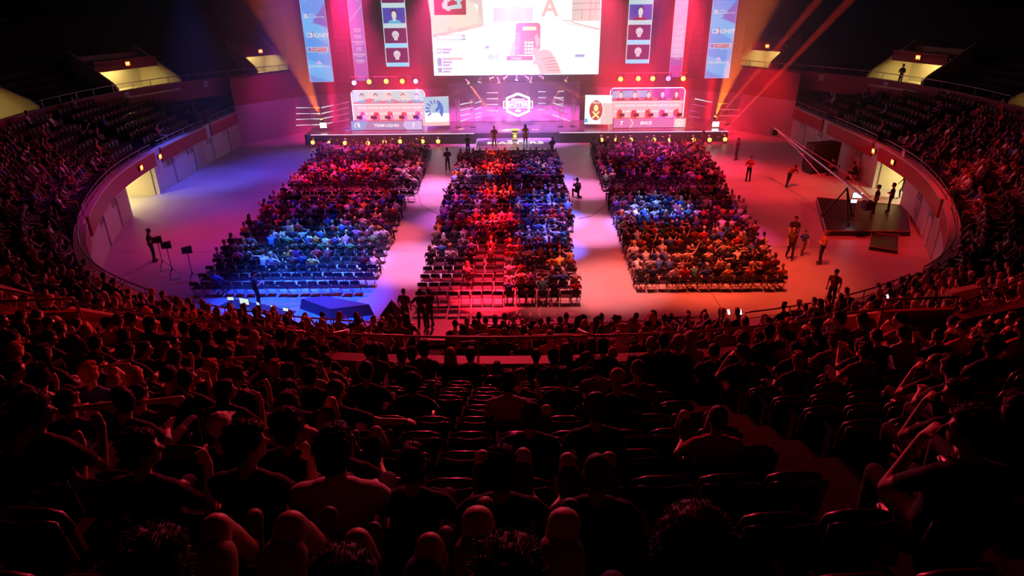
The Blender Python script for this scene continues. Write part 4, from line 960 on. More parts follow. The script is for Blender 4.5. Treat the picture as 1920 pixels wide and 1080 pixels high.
HCOL = {'black': (.012, .010, .010), 'dark brown': (.04, .02, .012), 'brown': (.10, .045, .02), 'blond': (.45, .28, .10), 'ginger': (.40, .12, .03), 'grey': (.40, .38, .37), 'white': (.62, .60, .58)}
m_hairs = {k: mat('hair_'+k.replace(' ', '_'), v, .62, spec=.25, noise=.3, scale=60) for k, v in HCOL.items()}
SCOL = {'black': (.012, .012, .014), 'dark grey': (.05, .05, .055), 'navy': (.02, .03, .10), 'white': (.75, .74, .72), 'pale grey': (.42, .42, .43), 'red': (.50, .03, .03), 'blue': (.05, .15, .5), 'teal': (.05, .30, .30), 'green': (.08, .25, .10),
        'purple': (.20, .05, .30), 'orange': (.70, .22, .04), 'yellow': (.70, .50, .08), 'maroon': (.16, .02, .03), 'pink': (.75, .15, .40), 'brown': (.14, .08, .05), 'light blue': (.30, .50, .75)}
m_shirts = {k: mat('cloth_'+k.replace(' ', '_'), v, .85, bump=.25, scale=14) for k, v in SCOL.items()}
m_jean = [mat('denim_dark', (.03, .04, .08), .8), mat('denim_blue', (.08, .12, .25), .8), mat('trouser_black', (.015, .015, .016), .8), mat('trouser_khaki', (.30, .22, .13), .8)]
m_shoe = mat('shoe_rubber', (.05, .05, .05), .6); m_shoew = mat('shoe_white', (.6, .6, .6), .6); m_eye = mat('eye_dark', (.02, .015, .01), .2); m_lip = mat('lip', (.40, .13, .11), .5)
DEF = [m_skins[0], m_hairs['black'], m_shirts['black'], m_jean[0], m_shoe, m_eye, m_lip]

LAP = dict(sh=(0, -.10, 1.03), head=(0, -.05, 1.28), armL=((-.27, .02, .76), (-.12, .26, .66), (.6, .8, -.1)), armR=((.27, .02, .76), (.12, .26, .66), (-.6, .8, -.1)),
           legL=((-.13, .46, .53), (-.13, .44, .09), (-.14, .58, .05)), legR=((.13, .46, .53), (.13, .44, .09), (.14, .58, .05)))
def pose(**k): d = dict(LAP); d.update(k); return d
POSES = {
 'sitting upright, hands in lap': pose(),
 'slouching with both knees raised on the row ahead': pose(sh=(0, -.15, .99), head=(0, -.12, 1.24), shorts=True, legL=((-.14, .40, .90), (-.16, .62, .55), (-.17, .70, .66)), legR=((.15, .43, .86), (.15, .64, .52), (.16, .73, .62)), armL=((-.30, -.02, .73), (-.20, .22, .68), (.3, .8, 0)), armR=((.30, -.02, .73), (.20, .22, .68), (-.3, .8, 0))),
 'slouching with one bare knee raised': pose(sh=(.02, -.14, 1.0), head=(.03, -.10, 1.25), shorts=True, legR=((.18, .40, .93), (.12, .62, .56), (.12, .71, .66)), legL=((-.15, .47, .54), (-.16, .50, .1), (-.17, .63, .05))),
 'leaning forward, elbows on knees': pose(sh=(0, .12, 1.0), head=(0, .24, 1.22), armL=((-.22, .30, .70), (-.06, .46, .74), (.5, .8, .2)), armR=((.22, .30, .70), (.06, .46, .74), (-.5, .8, .2)), look=(0, -.15, 0)),
 'sitting with a hand behind the head': pose(sh=(0, -.13, 1.02), head=(0, -.08, 1.27), armR=((.40, .00, 1.16), (.15, -.16, 1.22), (-.9, 0, .2))),
 'sitting with both hands behind the head': pose(sh=(0, -.13, 1.02), head=(0, -.08, 1.26), armR=((.40, .02, 1.15), (.14, -.18, 1.20), (-.9, 0, .2)), armL=((-.40, .02, 1.15), (-.14, -.18, 1.20), (.9, 0, .2))),
 'turned to the right, elbow on the armrest': pose(look=(-.95, 0, .05), head=(.01, -.05, 1.27), armR=((.32, .02, .72), (.26, .20, .95), (-.3, .1, .9))),
 'turned to the left, chin in hand': pose(look=(.9, 0, -.05), head=(-.01, -.03, 1.27), armL=((-.30, .10, .73), (-.13, .14, 1.08), (.5, -.1, .8))),
 'sitting with an arm along the next seat': pose(sh=(0, -.12, 1.02), head=(.02, -.08, 1.27), armR=((.44, -.16, .92), (.70, -.14, .90), (1, .1, -.3)), look=(-.4, 0, 0)),
 'holding a phone up': pose(head=(0, -.02, 1.25), look=(0, -.2, 0), armR=((.25, .08, .80), (.10, .34, 1.00), (-.2, .3, .9)), armL=((-.25, .06, .78), (-.04, .34, .98), (.3, .3, .8))),
}
STAND = dict(hip=.95, sh=(0, 0, 1.46), head=(0, .02, 1.70), armL=((-.26, -.03, 1.16), (-.25, .08, .92), (.1, .2, -1)), armR=((.26, -.03, 1.16), (.25, .08, .92), (-.1, .2, -1)),
             legL=((-.11, .04, .50), (-.13, 0, .09), (-.14, .14, .05)), legR=((.11, .04, .50), (.13, 0, .09), (.14, .14, .05)))
def stand(**k): d = dict(STAND); d.update(k); return d
SPOSES = {
 'stand': stand(), 'phone': stand(head=(0, .06, 1.68), look=(0, -.45, 0), armR=((.25, .05, 1.16), (.10, .30, 1.22), (-.3, .8, .3)), armL=((-.25, .05, 1.16), (-.08, .30, 1.18), (.3, .8, .3))),
 'walk': stand(legL=((-.10, .22, .52), (-.10, .16, .12), (-.10, .30, .05)), legR=((.10, -.02, .50), (.11, -.32, .14), (.12, -.22, .05)), armL=((-.26, -.14, 1.17), (-.24, -.12, .92), (0, .1, -1)), armR=((.26, .08, 1.17), (.22, .26, .98), (0, .5, -.8))),
 'hips': stand(armL=((-.42, -.06, 1.20), (-.20, .06, 1.02), (.8, .3, -.3)), armR=((.42, -.06, 1.20), (.20, .06, 1.02), (-.8, .3, -.3))),
 'camera': stand(armR=((.30, .10, 1.25), (.18, .22, 1.52), (-.2, .8, .3)), armL=((-.28, .16, 1.24), (-.06, .30, 1.45), (.3, .8, .3))),
 'folded': stand(armR=((.30, .04, 1.18), (-.02, .22, 1.20), (-1, .1, .1)), armL=((-.30, .04, 1.18), (.04, .25, 1.16), (1, .1, .1))),
 'kneel': dict(hip=.45, sh=(0, .02, .96), head=(0, .06, 1.21), armL=((-.24, .16, .78), (-.08, .34, 1.05), (.2, .5, .8)), armR=((.26, .14, .78), (.08, .34, 1.05), (-.2, .5, .8)), legL=((-.14, .40, .48), (-.14, .36, .09), (-.14, .50, .05)), legR=((.12, .10, .07), (.13, -.32, .10), (.13, -.40, .04))),
 'bend': dict(hip=.88, sh=(0, .36, 1.22), head=(0, .54, 1.32), armL=((-.24, .48, .98), (-.1, .66, .85), (.2, .6, -.5)), armR=((.24, .48, .98), (.1, .66, .85), (-.2, .6, -.5)), legL=((-.11, .06, .48), (-.13, .02, .09), (-.14, .14, .05)), legR=((.11, -.14, .48), (.13, -.40, .09), (.14, -.28, .05)), look=(0, -.3, 0)),
}
SPOSES['child'] = SPOSES['stand']
HK = ['short', 'curly', 'messy', 'buzz', 'long', 'pony', 'bun', 'cap', 'backcap', 'hood']
def sub_mesh(F, name, parts, voxel, m, grow): return F.mesh(name, voxel, [m], 7, grow, only=parts)
LIB = {}
def near_proto(key, P):
    F, hc, R = figure(P, 2)
    body = F.mesh('body', .0125, DEF, 2)
    # the body below the clothes is one continuous skin; clothes are their own shells a finger wider
    body.polygons.foreach_get
    idx = np.empty(len(body.polygons), np.int32); body.polygons.foreach_get('material_index', idx)
    body.polygons.foreach_set('material_index', np.where(idx == EYE, 1, np.where(idx == LIP, 2, 0)).astype(np.int32))
    body.materials.clear(); [body.materials.append(m) for m in (m_skins[0], m_eye, m_lip)]
    shirt = sub_mesh(F, 'shirt', (SHIRT,), .018, m_shirts['black'], .012); tr = sub_mesh(F, 'trousers', (TROUSER,), .018, m_jean[0], .012); sh = sub_mesh(F, 'shoes', (SHOE,), .018, m_shoe, .006)
    LIB[key] = (body, shirt, tr, sh, hc, R)
HM = {}
HM = {k: hair_fig(k).mesh('hair', .0085, [m_hairs['black']], 1, jitter=.004 if k not in ('cap', 'backcap', 'buzz', 'hood') else 0, only=None) for k in HK}
for k, P in list(POSES.items()) : near_proto(k, P)
for k, P in SPOSES.items(): near_proto('s_'+k, P)
def strands(me, n, ln, width=.0015, comb=(0, -.5, -.5)):
    rr = np.random.default_rng(3); nv = len(me.vertices); co = np.empty(nv*3, np.float32); nn = np.empty(nv*3, np.float32)
    me.vertices.foreach_get('co', co); me.vertices.foreach_get('normal', nn); co = co.reshape(-1, 3); nn = nn.reshape(-1, 3)
    ok = np.where((co[:, 2] > -.2) & ~((co[:, 1] > .075) & (co[:, 2] < .07)))[0]; pick = rr.choice(ok, n)
    vs = [tuple(v) for v in co]; fs = [tuple(p.vertices) for p in me.polygons]
    for i in pick:
        p = co[i]; d = nn[i]+np.array(comb)*rr.uniform(.2, 1)+rr.normal(0, .28, 3); d /= np.linalg.norm(d); u = np.cross(d, rr.normal(0, 1, 3)); u /= np.linalg.norm(u); v_ = np.cross(d, u); L = ln*rr.uniform(.5, 1.3)
        b0 = p-nn[i]*.006; k = len(vs); mid = b0+d*(L*.6+.006); tip = mid+(d+np.array(comb)*.8)*L*.5
        for q in range(3): a = q*2.094; vs.append(tuple(b0+(u*math.cos(a)+v_*math.sin(a))*width*1.6))
        for q in range(3): a = q*2.094; vs.append(tuple(mid+(u*math.cos(a)+v_*math.sin(a))*width))
        vs.append(tuple(tip))
        for q in range(3): r_ = (q+1) % 3; fs += [(k+q, k+r_, k+3+r_, k+3+q), (k+3+q, k+3+r_, k+6)]
    out = bpy.data.meshes.new('hair'); out.from_pydata(vs, [], fs); [out.materials.append(m) for m in me.materials]; out.polygons.foreach_set('use_smooth', [True]*len(fs)); out.update(); return out
for k, (n, ln) in {'short': (900, .010), 'curly': (1900, .012), 'messy': (1700, .013), 'buzz': (500, .004), 'long': (900, .022), 'pony': (700, .012), 'bun': (700, .012)}.items(): HM[k] = strands(HM[k], n, ln, comb=(0, -.3, -.2) if k in ('messy', 'curly') else (0, -.4, -.9))
def set_mat(o, i, m): o.material_slots[i].link = 'OBJECT'; o.material_slots[i].material = m
PEOPLE = []
def person(label, loc, rz, pz, hair, hcol, shirt, skin=0, trouser=0, scale=1.0, flip=False, group=None, shoe=None, width=1.0, glasses=False, headphones=False):
    body, sh_, tr_, so_, hc, R = LIB[pz]
    t = thing('person', label, 'person', loc, rz, group); sx_ = scale*width*(-1 if flip else 1); t.scale = (sx_, scale*width, scale)
    def ch(nm, me, m):
        o = bpy.data.objects.new(nm, me); COL.objects.link(o); o.parent = t; set_mat(o, 0, m); return o
    ch('body', body, m_skins[skin]); ch('shirt', sh_, m_shirts[shirt]); ch('trousers', tr_, m_jean[trouser])
    if shoe is not False: ch('shoes', so_, shoe or m_shoe)
    if hair:
        nm = 'cap' if 'cap' in hair else 'hood' if hair == 'hood' else 'hair'
        o = ch(nm, HM[hair], m_shirts[hcol] if hcol in m_shirts and nm != 'hair' else m_hairs.get(hcol, m_hairs['black']))
        o.matrix_local = Matrix.Translation(Vector(hc)) @ Matrix(R.tolist()).to_4x4() @ Matrix.Scale(1.07, 4)
        if 'cap' in hair:
            o2 = ch('hair', HM['buzz'], m_hairs['dark brown']); o2.matrix_local = o.matrix_local
    if headphones:
        mb = MB(); pts = [(.095*math.sin(a), 0, .03+.12*math.cos(a)) for a in np.linspace(-1.5, 1.5, 12)]; mb.tube(pts, .010, m_blackmetal); mb.ball((.1, 0, 0), (.022, .04, .045), m_blackmetal); mb.ball((-.1, 0, 0), (.022, .04, .045), m_blackmetal)
        o = mb.build('headphones', t); o.matrix_local = Matrix.Translation(Vector(hc)) @ Matrix(R.tolist()).to_4x4() @ Matrix.Scale(1.07, 4)
    PEOPLE.append(t); return t
# ---- far figures: one fused mesh, coloured by region
FAR = {}
def far_proto(key, P, hair, voxel=.034):
    F, hc, R = figure(P, 0); hc = np.array(hc)
    for q in hair_fig(hair).p:
        q = list(q)
        if q[0] == 'c': q[1] = hc+R@q[1]; q[2] = hc+R@q[2]
        else: q[1] = hc+R@q[1]; q[3] = R if q[3] is None else R@np.array(q[3])
        q[5] = HAIR
        if hair != 'curly' or True: F.p.append(tuple(q))
    FAR[key] = F.mesh('person', voxel, DEF[:5], 1, sub=1)
FP = [('sitting upright, hands in lap', 'short'), ('leaning forward, elbows on knees', 'short'), ('turned to the right, elbow on the armrest', 'messy'), ('sitting upright, hands in lap', 'long'), ('turned to the left, chin in hand', 'long'), ('slouching with one bare knee raised', 'backcap'), ('sitting with a hand behind the head', 'short'), ('holding a phone up', 'pony'), ('sitting upright, hands in lap', 'cap')]
for k, (p_, h_) in enumerate(FP): far_proto(k, POSES[p_], h_)
def mesh_arrays(me):
    n = len(me.vertices); co = np.empty(n*3, np.float32); me.vertices.foreach_get('co', co)
    lt = np.empty(len(me.polygons), np.int32); me.polygons.foreach_get('loop_total', lt)
    li = np.empty(len(me.loops), np.int32); me.loops.foreach_get('vertex_index', li)
    mi = np.empty(len(me.polygons), np.int32); me.polygons.foreach_get('material_index', mi)
    return co.reshape(-1, 3), lt, li, mi
def mass(name, items, mats, smooth=True):
    """items: (mesh arrays, 4x4 numpy, material remap) fused in one countless crowd or bank"""
    C, LTt, LI, MI = [], [], [], []; base = 0
    for (co, lt, li, mi), Mx, remap in items:
        C.append((co@Mx[:3, :3].T+Mx[:3, 3]).astype(np.float32)); LTt.append(lt); LI.append(li+base); MI.append(remap[mi]); base += len(co)
    C = np.concatenate(C); LTt = np.concatenate(LTt); LI = np.concatenate(LI); MI = np.concatenate(MI)
    me = bpy.data.meshes.new(name); me.vertices.add(len(C)); me.vertices.foreach_set('co', C.ravel()); me.loops.add(len(LI)); me.loops.foreach_set('vertex_index', LI)
    me.polygons.add(len(LTt)); st = np.zeros(len(LTt), np.int32); st[1:] = np.cumsum(LTt)[:-1]; me.polygons.foreach_set('loop_start', st); me.polygons.foreach_set('loop_total', LTt)
    for m in mats: me.materials.append(m)
    me.polygons.foreach_set('material_index', MI.astype(np.int32)); me.polygons.foreach_set('use_smooth', np.full(len(LTt), smooth)); me.update(calc_edges=True); me.validate()
    o = bpy.data.objects.new(name, me); COL.objects.link(o); o['kind'] = 'stuff'; return o
def M4(loc, rz, s=1.0, flip=False):
    c, n = math.cos(rz), math.sin(rz); f = -1 if flip else 1
    return np.array([[c*s*f, -n*s, 0, loc[0]], [n*s*f, c*s, 0, loc[1]], [0, 0, s, loc[2]], [0, 0, 0, 1.]])
# ------------------------------------------------------------------ seats and crowds
ONES = ['', 'first', 'second', 'third', 'fourth', 'fifth', 'sixth', 'seventh', 'eighth', 'ninth', 'tenth', 'eleventh', 'twelfth', 'thirteenth', 'fourteenth', 'fifteenth', 'sixteenth', 'seventeenth', 'eighteenth', 'nineteenth']
TENS = {20: 'twent', 30: 'thirt', 40: 'fort', 50: 'fift', 60: 'sixt', 70: 'sevent', 80: 'eight', 90: 'ninet'}
def nth(n):
    if n < 20: return ONES[n]
    t = n//10*10
    if t > 90: return 'hundred-and-'+nth(n-100) if n > 100 else 'hundredth'
    return TENS[t]+'ieth' if n % 10 == 0 else TENS[t]+'y-'+ONES[n % 10]
m_seat = mat('seat_plastic', (.035, .004, .008), .3, coat=.5); m_pan = mat('seat_pan_cloth', (.04, .005, .01), .4, coat=.3); m_arm = mat('armrest_dark', (.03, .02, .022), .18, coat=.5)
def seat_back():
    mb = MB(); n = 9
    def row(y0, z0, z1, off):
        out = []
        for j in range(6):
            v = j/5
            for i in range(n):
                u = -1+2*i/(n-1); x = u*.225; z = z0+(z1-z0)*v
                if v > .5: z -= (abs(u)**5)*.05*(v-.5)*2
                if v > .9: z -= .012*math.cos(u*math.pi/1.4)
                out.append((x, y0+off-.05*(1-u*u)-.05*v, z))
        return out
    a = row(-.16, .42, .84, 0); b = row(-.16, .42, .84, -.03); k = len(a); fs = []
    for j in range(5):
        for i in range(n-1): q = j*n+i; fs += [(q, q+1, q+n+1, q+n), (k+q, k+q+n, k+q+n+1, k+q+1)]
    for i in range(n-1): fs += [(5*n+i, 5*n+i+1, k+5*n+i+1, k+5*n+i), (i, k+i, k+i+1, i+1)]
    for j in range(5): fs += [(j*n, (j+1)*n, k+(j+1)*n, k+j*n), (j*n+n-1, k+j*n+n-1, k+(j+1)*n+n-1, (j+1)*n+n-1)]
    mb.add(a+b, fs, m_seat); mb.tube([(p[0], p[1]-.015, p[2]) for p in a[5*n:]], .014, m_seat, 6); return mb
def seat_pan(up):
    mb = MB(); poly = [(-.21, 0), (.21, 0), (.22, .25), (.19, .37), (.1, .40), (-.1, .40), (-.19, .37), (-.22, .25)]
    F = Matrix.Translation((0, -.09, .42)) @ Matrix.Rotation(math.radians(8 if up else -84), 4, 'X')
    mb.prism(poly, -.03, .03, m_pan, F); mb.tube([F @ Vector((x, 0, z)) for x, z in poly[2:]], .026, m_pan, 6); return mb
def seat_arm():
    mb = MB(); mb.box((-.25, .0, .63), (.04, .24, .03), m_arm); mb.box((-.25, -.02, .31), (.03, .10, .62), m_blackmetal); return mb
def make_seat(up):
    t = thing('stadium_seat', 'x', 'seat'); seat_back().build('backrest', t, smooth=True); seat_pan(up).build('seat_pan', t, smooth=True); seat_arm().build('armrest', t); return t
def empty_small(n): return n
protoU, protoD = make_seat(True), make_seat(False)
SEATS = []      # (loc, rz, up, tier, row, index from centre)
UMID = sU[near_i(UC, 0, 12)]; PMID = sP[near_i(PC, 0, 18.1)]
def facing(n): return math.atan2(n.x, -n.y)
HEADS = []
UP = []         # people in the upper tier
def row_pts(C, N, d):
    L = offs(C, N, d); return L
class Row:
    def __init__(s, C, N, d, z, aisles, cmid): s.L = offs(C, N, d); s.N = N; s.S = arclen(s.L); s.z = z; s.ic = near_i(s.L, 0, s.L[cmid].y); s.s0 = s.S[s.ic]
    def at(s, x):      # x = metres along the row from the centre
        t = s.s0+x
        if t < 0 or t > s.S[-1]: return None
        lo = int(np.searchsorted(s.S, t))-1; lo = max(0, min(lo, len(s.L)-2)); f = (t-s.S[lo])/max(1e-6, s.S[lo+1]-s.S[lo])
        return s.L[lo].lerp(s.L[lo+1], f), s.N[lo], lo
    def where(s, p): i = near_i(s.L, p.x, p.y); return s.S[i]-s.s0
UR = [Row(UC, UN, UB+UT*k, UZ0+URISE*k, None, len(UC)//2) for k in range(UROWS)]
LR_ = [Row(PC, PN, .95+LT*k, LZ0+LR*k, None, len(PC)//2) for k in range(LROWS-1)]
# every hand-placed spectator of the upper tier: head position in the photo, hair, hair colour, top, skin, pose, what singles them out
P0, PK, P1, PF, PB, PBB, PR, PL, PA, PH = list(POSES)
FG = [
 (8, 600, 'short', 'black', 'black', 1, PR, ''), (30, 632, 'long', 'black', 'black', 1, P0, ''), (74, 607, 'short', 'brown', 'maroon', 0, PR, 'whose face is lit bright red'), (95, 604, 'short', 'black', 'black', 0, PR, ''), (98, 632, 'curly', 'black', 'black', 1, PR, ''),
 (205, 604, 'short', 'black', 'white', 0, PR, 'with a red lit white tee'), (226, 598, 'short', 'brown', 'maroon', 0, P0, ''), (250, 597, 'messy', 'brown', 'red', 0, PR, 'with red lit cheek'), (238, 627, 'long', 'black', 'dark grey', 1, P0, ''), (286, 604, 'long', 'black', 'black', 0, PR, ''), (320, 606, 'messy', 'black', 'black', 1, P0, ''),
 (350, 613, 'short', 'black', 'purple', 0, P0, ''), (372, 618, 'long', 'black', 'black', 1, P0, ''), (392, 628, 'short', 'black', 'black', 2, P0, ''), (420, 632, 'curly', 'black', 'black', 1, P0, ''), (443, 618, 'short', 'black', 'black', 0, PB, 'with an arm bent behind the head'), (480, 630, 'buzz', 'grey', 'purple', 3, P0, 'grey haired'),
 (530, 621, 'short', 'black', 'black', 0, P0, ''), (549, 620, 'pony', 'brown', 'black', 0, P0, ''), (573, 646, 'short', 'dark brown', 'black', 0, P0, ''), (587, 643, 'long', 'black', 'black', 1, P0, ''), (612, 657, 'short', 'black', 'black', 0, P0, ''),
 (510, 656, 'long', 'black', 'pale grey', 0, P0, 'in a pale tee'), (245, 655, 'short', 'black', 'black', 1, P0, ''), (275, 652, 'short', 'dark brown', 'black', 1, PR, ''), (313, 652, 'short', 'brown', 'black', 0, PR, ''), (327, 640, 'short', 'black', 'black', 0, PR, ''), (372, 651, 'short', 'black', 'black', 1, P0, ''), (433, 660, 'buzz', 'black', 'black', 1, PB, 'with elbow raised'), (470, 645, 'buzz', 'grey', 'purple', 0, P0, ''),
 (545, 697, 'messy', 'dark brown', 'black', 0, P0, ''), (350, 706, 'short', 'black', 'black', 1, PH, 'leaning towards a neighbour'), (322, 703, 'backcap', 'navy', 'black', 0, P0, 'in a navy backwards cap'), (445, 703, 'messy', 'brown', 'black', 0, PR, 'with red lit ear'), (425, 728, 'long', 'dark brown', 'black', 0, PR, ''), (545, 735, 'curly', 'black', 'black', 2, P0, ''), (585, 702, 'curly', 'black', 'black', 1, P0, ''),
 (630, 725, 'buzz', 'dark brown', 'black', 0, PA, 'with a red lit neck and outstretched arm'), (270, 732, 'short', 'black', 'dark grey', 0, PB, 'with one bent arm raised'), (140, 742, 'short', 'black', 'black', 1, PB, 'holding a hand up beside the face'), (35, 690, 'short', 'black', 'black', 1, PR, ''), (88, 660, 'long', 'black', 'black', 1, P0, ''), (190, 672, 'messy', 'black', 'dark grey', 1, PB, 'with a raised forearm'),
 (185, 640, 'short', 'black', 'black', 1, P0, ''), (145, 640, 'long', 'black', 'black', 0, PL, ''), (75, 765, 'curly', 'black', 'black', 2, PR, ''), (45, 800, 'short', 'black', 'black', 1, PR, ''), (420, 797, 'cap', 'white', 'black', 0, P0, 'in a white cap with violet edge'), (468, 822, 'messy', 'black', 'black', 1, PR, ''), (272, 835, 'messy', 'black', 'black', 0, PR, 'in dark profile with bun like tuft'), (545, 795, 'curly', 'black', 'black', 2, P0, ''),
 (642, 800, 'short', 'black', 'black', 1, PK, 'in glossy headphones'), (632, 835, 'messy', 'black', 'white', 0, P0, 'with broad shoulders in a pale tee'), (775, 862, 'short', 'dark brown', 'black', 0, P0, 'with a fair lit neckline'), (940, 848, 'messy', 'dark brown', 'black', 0, PK, 'with curly quiff'), (1117, 855, 'buzz', 'brown', 'black', 0, PK, 'with cropped red lit hair'),
 (330, 1000, 'messy', 'black', 'black', 1, PK, 'large and dark beside three knees'), (665, 1045, 'curly', 'black', 'black', 1, PK, 'in the lowest row beside a raised knee'), (961, 1022, 'messy', 'dark brown', 'black', 0, PK, 'whose big dark head fills the lower centre'), (1290, 1018, 'curly', 'dark brown', 'black', 0, P0, 'with wild curly hair'),
 (693, 655, 'short', 'dark brown', 'white', 0, P0, 'in a pink lit white tee'), (716, 655, 'long', 'black', 'pale grey', 0, P0, ''), (690, 692, 'buzz', 'black', 'black', 1, P0, ''), (755, 665, 'short', 'black', 'black', 0, P0, ''), (774, 662, 'messy', 'dark brown', 'black', 0, P0, ''), (797, 652, 'curly', 'dark brown', 'dark grey', 0, P0, ''), (845, 663, 'long', 'ginger', 'black', 0, P0, 'with long glowing red hair'), (883, 662, 'short', 'black', 'black', 0, P0, 'broad shouldered and alone'),
 (932, 672, 'short', 'dark brown', 'black', 0, P0, 'who is a child'), (776, 706, 'curly', 'black', 'black', 2, PK, 'between two raised knees'), (953, 712, 'short', 'black', 'white', 0, P0, 'in a rosy white tee'), (973, 705, 'short', 'brown', 'black', 0, PR, ''), (1005, 665, 'short', 'black', 'black', 0, P0, ''), (1037, 667, 'messy', 'black', 'black', 1, P0, ''), (1060, 655, 'long', 'dark brown', 'black', 0, P0, ''), (1055, 703, 'short', 'black', 'black', 0, P0, 'in a studded dark shirt'),
 (1097, 670, 'short', 'dark brown', 'dark grey', 0, PR, ''), (1121, 685, 'short', 'black', 'purple', 0, P0, ''), (1107, 645, 'short', 'brown', 'black', 0, P0, ''), (1130, 648, 'messy', 'black', 'black', 0, P0, ''), (1148, 662, 'backcap', 'red', 'black', 0, P0, 'in a pinkish baseball cap'), (1184, 678, 'long', 'dark brown', 'black', 0, P0, ''), (1156, 708, 'backcap', 'orange', 'black', 0, P0, 'in an orange lit backwards cap'), (990, 762, 'short', 'dark brown', 'navy', 0, P1, 'with a knee at the right'), (1116, 760, 'short', 'brown', 'dark grey', 0, P0, 'wearing over ear headphones'),  # orange of the backwards cap is its lighting, put into the cloth colour
 (1220, 634, 'buzz', 'grey', 'black', 3, P0, 'with grey cropped hair'), (1243, 626, 'short', 'black', 'black', 0, P0, ''), (1270, 642, 'curly', 'white', 'black', 3, P0, 'with curly white hair'), (1293, 618, 'hood', 'pale grey', 'white', 0, P0, 'in a pale hooded top'), (1336, 655, 'buzz', 'black', 'black', 1, P0, 'in a wide black top'), (1390, 632, 'short', 'brown', 'black', 0, P0, 'broad in black'), (1440, 611, 'short', 'black', 'black', 0, P0, ''),
 (1463, 613, 'messy', 'ginger', 'maroon', 0, P0, ''), (1487, 615, 'short', 'ginger', 'red', 0, PL, 'in a glowing red top'), (1528, 601, 'short', 'dark brown', 'black', 0, PL, ''), (1572, 596, 'short', 'black', 'black', 0, PL, 'with a lit forearm up'), (1612, 594, 'short', 'dark brown', 'maroon', 0, P0, ''), (1624, 608, 'hood', 'maroon', 'black', 0, P0, ''), (1526, 626, 'short', 'black', 'black', 0, P0, ''), (1478, 632, 'short', 'black', 'pale grey', 0, PL, ''),
 (1488, 652, 'backcap', 'black', 'black', 1, P0, 'in a dark backwards cap'), (1560, 636, 'messy', 'brown', 'brown', 0, P0, 'in a big brown lit tee'), (1617, 655, 'short', 'dark brown', 'maroon', 0, P0, 'in a maroon lit tee'), (1684, 598, 'short', 'black', 'red', 0, PL, 'in a bright red lit tee against the maroon wall'), (1698, 625, 'curly', 'dark brown', 'black', 0, P0, ''), (1803, 614, 'short', 'brown', 'red', 0, PL, 'in glowing orange red profile'), (1846, 612, 'long', 'dark brown', 'black', 0, PL, ''),
 (1853, 645, 'curly', 'black', 'black', 2, P0, 'large and dark near the right edge'), (1915, 610, 'long', 'black', 'red', 0, PL, 'at the right edge with a red lit arm'), (1753, 678, 'buzz', 'brown', 'black', 0, PL, ''), (1812, 702, 'short', 'black', 'black', 0, PF, ''), (1340, 765, 'buzz', 'brown', 'red', 0, PK, 'in a glowing red tee beside a raised leg'), (1815, 800, 'messy', 'dark brown', 'black', 0, PL, 'with messy red lit hair'), (1895, 760, 'long', 'black', 'black', 1, P0, ''), (1790, 735, 'short', 'black', 'black', 1, PL, ''),
]
def fit_upper(px, py):
    best = None
    for k in range(12):
        z = UZ0+URISE*k+1.25; p = un(px, py, z); i = near_i(UC, p.x, p.y)
        d = (Vector((p.x, p.y))-UC[i]).dot(UN[i]); e = abs(d-(UB+UT*k+.02))
        if best is None or e < best[0]: best = (e, k, p)
    e, k, p = best; R = UR[k]; x = R.where(Vector((p.x, p.y))); i = near_i(R.L, p.x, p.y); q = R.L[i]; n = R.N[i]
    # true height so that the head lands where the photo has it
    dd = ray(px, py); t = (np.array([q.x, q.y])@dd[:2])/(dd[:2]@dd[:2]); z = CH+dd[2]*t; q2 = Vector(CC+dd*t)
    sc = (z-R.z)/1.25; return k, R, Vector((q2.x, q2.y)), n, max(.88, min(1.12, sc)), x
byrow = {}
for e in FG:
    k, R, q, n, sc, x = fit_upper(e[0], e[1]); UP.append([e, k, q, n, sc, x]); byrow.setdefault(k, []).append(x)
NOGO = [(un(128, 578, 5.9), un(330, 612, 5.6)), (un(-40, 592, 6.05), un(146, 584, 6.05)), (un(-40, 530, 5.4), un(48, 556, 5.4)), (un(1652, 585, 6.0), un(1790, 580, 6.0)), (un(1580, 596, 5.6), un(1652, 586, 5.8)), (un(1785, 550, 5.5), un(1840, 538, 5.5))]
def blocked(p, r=.55):
    for a, b in NOGO:
        a2 = Vector((a.x, a.y)); b2 = Vector((b.x, b.y)); ab = b2-a2; t = max(0, min(1, (p-a2).dot(ab)/ab.length_squared))
        if (p-a2-ab*t).length < r: return True
    return False
